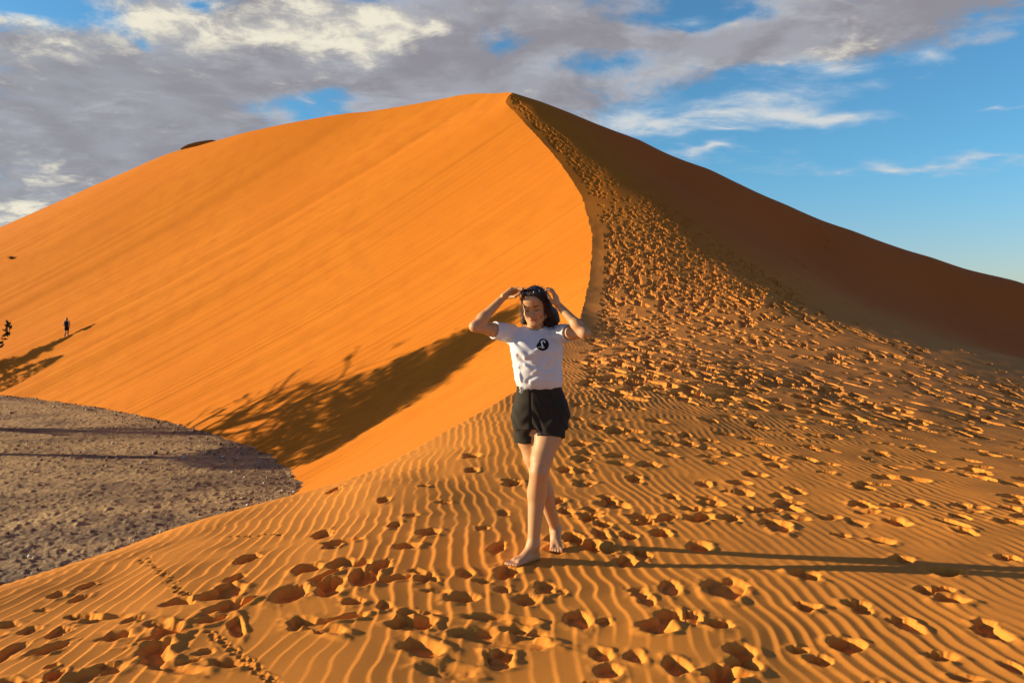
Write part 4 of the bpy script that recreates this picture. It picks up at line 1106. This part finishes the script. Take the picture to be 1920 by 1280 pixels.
# ---- the dark lip of sand behind the left skyline: a crest whose face turns away from the sun
def lip():
    n = 60; V, Fs = [], []
    for i in range(n + 1):
        t = i / n; px = 338 + 66 * t
        top = np.interp(px, [338, 344, 352, 362, 375, 388, 398, 404], [279.5, 275.0, 271, 268.0, 265.2, 263.2, 262.2, 263.5])
        y = 96.0 + 1.6 * t
        cpy = float(np.interp(px, [340, 398], [278, 264]))
        up = max(cpy - top, 0) * y / F
        x = (px - CX) / F * y; zc = (HY - top) / F * y
        # rows: sunlit back, sharp brink, steep shaded front
        V += [np.array([x - 2.2, y + 5.0, zc - 3.2]), np.array([x - .1, y + .5, zc - .02]), np.array([x, y, zc]), np.array([x + .7, y - .25, zc - .9]), np.array([x + 1.5, y - .6, zc - 2.4])]
    for i in range(n):
        for j in range(4): Fs.append([i * 5 + j, i * 5 + j + 1, (i + 1) * 5 + j + 1, (i + 1) * 5 + j])
    o = mesh_obj('sand_lip', np.array(V), Fs, SAND, smooth_sh=False); color_attr(o, np.tile(np.array([0., 1, 0]), (len(V), 1)), 'grain'); tag(o, kind='structure'); return o
lip()
# ================================================================== SKY with procedural clouds (all by direction: azimuth / elevation)
def _dir(px, py):
    a = (px - CX) / F; e = (HY - py) / F
    return math.atan(a), math.atan(e * math.cos(math.atan(a)))

def cloud_sky(nt, sky_col):
    g = nt.node('ShaderNodeTexCoord').outputs['Generated']
    sp = nt.node('ShaderNodeSeparateXYZ'); nt.l.new(g, sp.inputs[0]); x, y, z = sp.outputs
    az = nt.math('ARCTAN2', x, y); el = nt.math('ARCSINE', z)
    zz = nt.math('MAXIMUM', nt.math('ADD', z, .20), .05)
    q = nt.combine(nt.math('DIVIDE', x, zz), nt.math('DIVIDE', y, zz), 0.0)
    # gently warp the lookup so that the placed banks do not look round
    w1 = nt.math('SUBTRACT', nt.noise(q, 1.3, 2, .6), .5); w2 = nt.math('SUBTRACT', nt.noise(q, 2.6, 3, .6), .5)
    azw = nt.math('MULTIPLY_ADD', w1, .16, az); elw = nt.math('MULTIPLY_ADD', w2, .075, el)
    wv = nt.combine(azw, elw, 0.0)
    def field(blobs):
        tot = None
        for px, py, sx, sy, wt in blobs:
            a0, e0 = _dir(px, py)
            mp = nt.node('ShaderNodeMapping'); nt.l.new(wv, mp.inputs[0])
            kx, ky = F / (sx * 2.1), F / (sy * 2.1)
            mp.inputs['Scale'].default_value = (kx, ky, 1); mp.inputs['Location'].default_value = (-a0 * kx, -e0 * ky, 0)
            gr = nt.node('ShaderNodeTexGradient', gradient_type='QUADRATIC_SPHERE'); nt.l.new(mp.outputs[0], gr.inputs[0])
            tot = nt.math('MULTIPLY_ADD', gr.outputs['Fac'], wt * 1.25, 0.0 if tot is None else tot)
        return tot
    n_big = nt.noise(q, 2.3, 6, .58, .25); n_small = nt.noise(q, 10.0, 6, .66, .3)
    qs = nt.node('ShaderNodeMapping'); nt.l.new(q, qs.inputs[0]); qs.inputs['Scale'].default_value = (1.0, 1.7, 1); qs.inputs['Rotation'].default_value = (0, 0, .35)
    n_str = nt.noise(qs.outputs[0], 3.6, 6, .66, .4)
    # --- grey cloud bank
    B = field([(120, 230, 420, 150, .46), (520, 150, 330, 110, .42), (760, 165, 260, 60, .32), (900, 45, 330, 95, .42), (1250, 90, 330, 80, .36), (1650, 30, 420, 62, .46), (2000, 5, 300, 60, .3),
               (1120, 190, 170, 60, .20), (1000, 250, 200, 60, .16), (250, 330, 300, 80, .30), (40, 390, 260, 60, .34), (480, 50, 260, 60, .30), (60, 85, 150, 40, .25),
               (100, 12, 150, 34, -.46), (375, 6, 45, 22, -.45), (625, 185, 90, 34, -.42), (575, 212, 80, 18, -.26), (935, 62, 60, 28, -.36), (1150, 118, 130, 26, -.36), (1310, 35, 120, 26, -.40), (300, 88, 30, 16, -.25),
               (590, 95, 60, 14, -.1), (1700, 190, 330, 70, -.35), (1750, 330, 500, 110, -.40), (1450, 150, 160, 30, -.15)])
    B = nt.math('ADD', B, nt.maprange(nt.math('ABSOLUTE', az), .75, 1.2, 0, .12))  # cloud added outside the view to grey the fill light
    dens = nt.math('ADD', nt.math('MULTIPLY_ADD', nt.math('SUBTRACT', n_big, .53), 1.5, B), nt.math('MULTIPLY', nt.math('SUBTRACT', n_small, .5), .55))
    cover = nt.maprange(dens, .04, .40)
    thick = nt.maprange(dens, .12, .62)
    # --- sunlit tops
    L = field([(500, 70, 170, 55, .66), (560, 40, 120, 30, .2), (620, 90, 70, 40, .30), (300, 40, 130, 26, .50), (80, 55, 130, 34, .56), (40, 120, 90, 50, .26), (715, 55, 60, 34, .60), (700, 30, 120, 30, .3), (805, 48, 40, 18, .4), (672, 95, 30, 16, .4),
               (60, 400, 170, 46, .62), (150, 330, 110, 12, .40), (1300, 30, 100, 26, .34), (1390, 60, 60, 20, .2), (1770, 55, 260, 26, .20), (1030, 25, 30, 14, .35), (1560, 110, 100, 28, .25), (540, 185, 60, 14, .2)])
    lit = nt.maprange(nt.math('ADD', nt.math('MULTIPLY_ADD', nt.math('SUBTRACT', n_small, .5), 1.5, L), nt.math('MULTIPLY', nt.math('SUBTRACT', n_big, .5), 1.3)), .16, .85)
    # --- white scraps and long wisps
    S = field([(1640, 120, 120, 22, .24), (1420, 60, 120, 24, .2), (1320, 212, 160, 32, .33), (1590, 214, 110, 16, .34), (1300, 292, 55, 10, .36), (1340, 247, 120, 9, .25), (1730, 306, 240, 16, .30), (1870, 300, 120, 18, .2), (1565, 108, 60, 26, .26), (1590, 70, 90, 20, .2), (1775, 90, 40, 26, .34), (1870, 207, 45, 8, .34),
               (1150, 215, 220, 46, .30), (1210, 320, 160, 36, .20), (1450, 290, 180, 20, .22), (292, 207, 24, 9, .42), (590, 190, 26, 8, .36), (305, 156, 20, 10, .40), (270, 162, 30, 6, .3), (672, 96, 28, 12, .3), (1480, 205, 110, 26, .30), (1660, 150, 40, 12, .25), (1290, 38, 80, 22, .30), (690, 240, 90, 16, .15), (545, 170, 24, 8, .2), (150, 335, 110, 8, .28), (1480, 120, 120, 40, .18)])
    sdens = nt.math('ADD', nt.math('MULTIPLY_ADD', nt.math('SUBTRACT', n_str, .5), .95, S), nt.math('MULTIPLY', nt.math('SUBTRACT', n_small, .5), .25))
    scov = nt.maprange(sdens, .12, .60, 0, .85)
    s_warm = nt.maprange(sdens, .25, .62)
    # --- colours (radiances of cloud, before the sky strength)
    k = 1.0 / (SKY_STRENGTH * 2 ** EXPOSURE)
    def c(r, g_, b): 
        f = lambda v: (((v / 255 + .055) / 1.055) ** 2.4 if v > 10 else v / 255 / 12.92) * k
        return (f(r), f(g_), f(b), 1)
    qs2 = nt.node('ShaderNodeVectorMath', operation='ADD'); nt.l.new(q, qs2.inputs[0]); qs2.inputs[1].default_value = (-.085, -.05, 0)
    relief = nt.math('SUBTRACT', n_big, nt.noise(qs2.outputs[0], 2.3, 6, .58, .25))     # lit towards the sun, shaded away from it
    grey = nt.mix(nt.maprange(relief, .10, -.10), c(182, 187, 197), c(146, 144, 152))
    grey = nt.mix(nt.maprange(thick, 0, 1, 0, .55), grey, c(146, 140, 146))
    left = nt.maprange(azw, -.62, .25)
    grey = nt.mix(nt.maprange(left, 0, .6, .35, 0.0), grey, c(153, 155, 160))
    grey = nt.mix(nt.maprange(el, .05, .15, .45, 0.0), grey, c(186, 190, 192))
    cream = nt.mix(nt.maprange(n_small, .36, .60), c(196, 192, 186), c(242, 234, 212))
    grey = nt.mix(nt.maprange(n_str, .50, .74, 0, .55), grey, c(198, 200, 204))
    col = nt.mix(lit, grey, cream)
    white = nt.mix(s_warm, c(176, 196, 216), c(222, 222, 218))
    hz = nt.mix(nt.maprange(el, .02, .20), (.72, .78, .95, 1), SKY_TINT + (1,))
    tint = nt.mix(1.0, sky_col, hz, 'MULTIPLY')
    out = nt.mix(scov, tint, white)
    out = nt.mix(nt.math('MULTIPLY', cover, .97), out, col)
    return nt.mix(1.0, out, nt.combine(nt.maprange(el, .42, .85, 1.0, .84), nt.maprange(el, .40, .8, 1.0, .30), nt.maprange(el, .40, .8, 1.0, .48)), 'MULTIPLY')  # unseen overhead sky dimmed and reddened to shape the fill light
# ================================================================== LIGHT, SKY, CAMERA
sd = bpy.data.lights.new('sun', 'SUN'); sd.energy = SUN_STRENGTH; sd.angle = math.radians(.55); sd.color = (1.0, .80, .52)
so = bpy.data.objects.new('sun', sd); COL.objects.link(so)
trav = Vector((math.cos(SUN_YAW) * math.cos(SUN_EL), math.sin(SUN_YAW) * math.cos(SUN_EL), -math.sin(SUN_EL)))
so.rotation_euler = trav.to_track_quat('-Z', 'Y').to_euler(); so.location = (-60, -10, 40)

def build_world():
    w = bpy.data.worlds.new('World'); scene.world = w; w.use_nodes = True
    nt = NT(w.node_tree); bg = w.node_tree.nodes['Background']
    sky = nt.node('ShaderNodeTexSky', sky_type='NISHITA'); sky.sun_disc = False
    sky.sun_elevation = SUN_EL; sky.sun_rotation = math.radians(270) - SUN_YAW
    sky.altitude = 600; sky.air_density = 1.0; sky.dust_density = .6; sky.ozone_density = 2.0
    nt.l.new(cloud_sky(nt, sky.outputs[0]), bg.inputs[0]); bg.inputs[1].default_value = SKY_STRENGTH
    w.cycles.sampling_method = 'NONE'
    return nt, sky, bg
NTW, SKY, BG = build_world()

cd = bpy.data.cameras.new('camera'); cam = bpy.data.objects.new('camera', cd); COL.objects.link(cam)
cam.rotation_euler = (math.radians(90), 0, 0)
cd.sensor_fit = 'HORIZONTAL'; cd.sensor_width = 36; cd.lens = 36 * F / 1920; cd.shift_y = -(640 - HY) / 1920
cd.clip_start = .05; cd.clip_end = 20000
scene.camera = cam
scene.render.resolution_x = 1024; scene.render.resolution_y = 682
scene.view_settings.view_transform = 'Standard'; scene.view_settings.look = 'None'; scene.view_settings.gamma = 1
scene.view_settings.exposure = EXPOSURE
scene.cycles.max_bounces = 5; scene.cycles.diffuse_bounces = 2; scene.cycles.use_adaptive_sampling = True; scene.cycles.adaptive_threshold = .02; scene.cycles.use_denoising = True
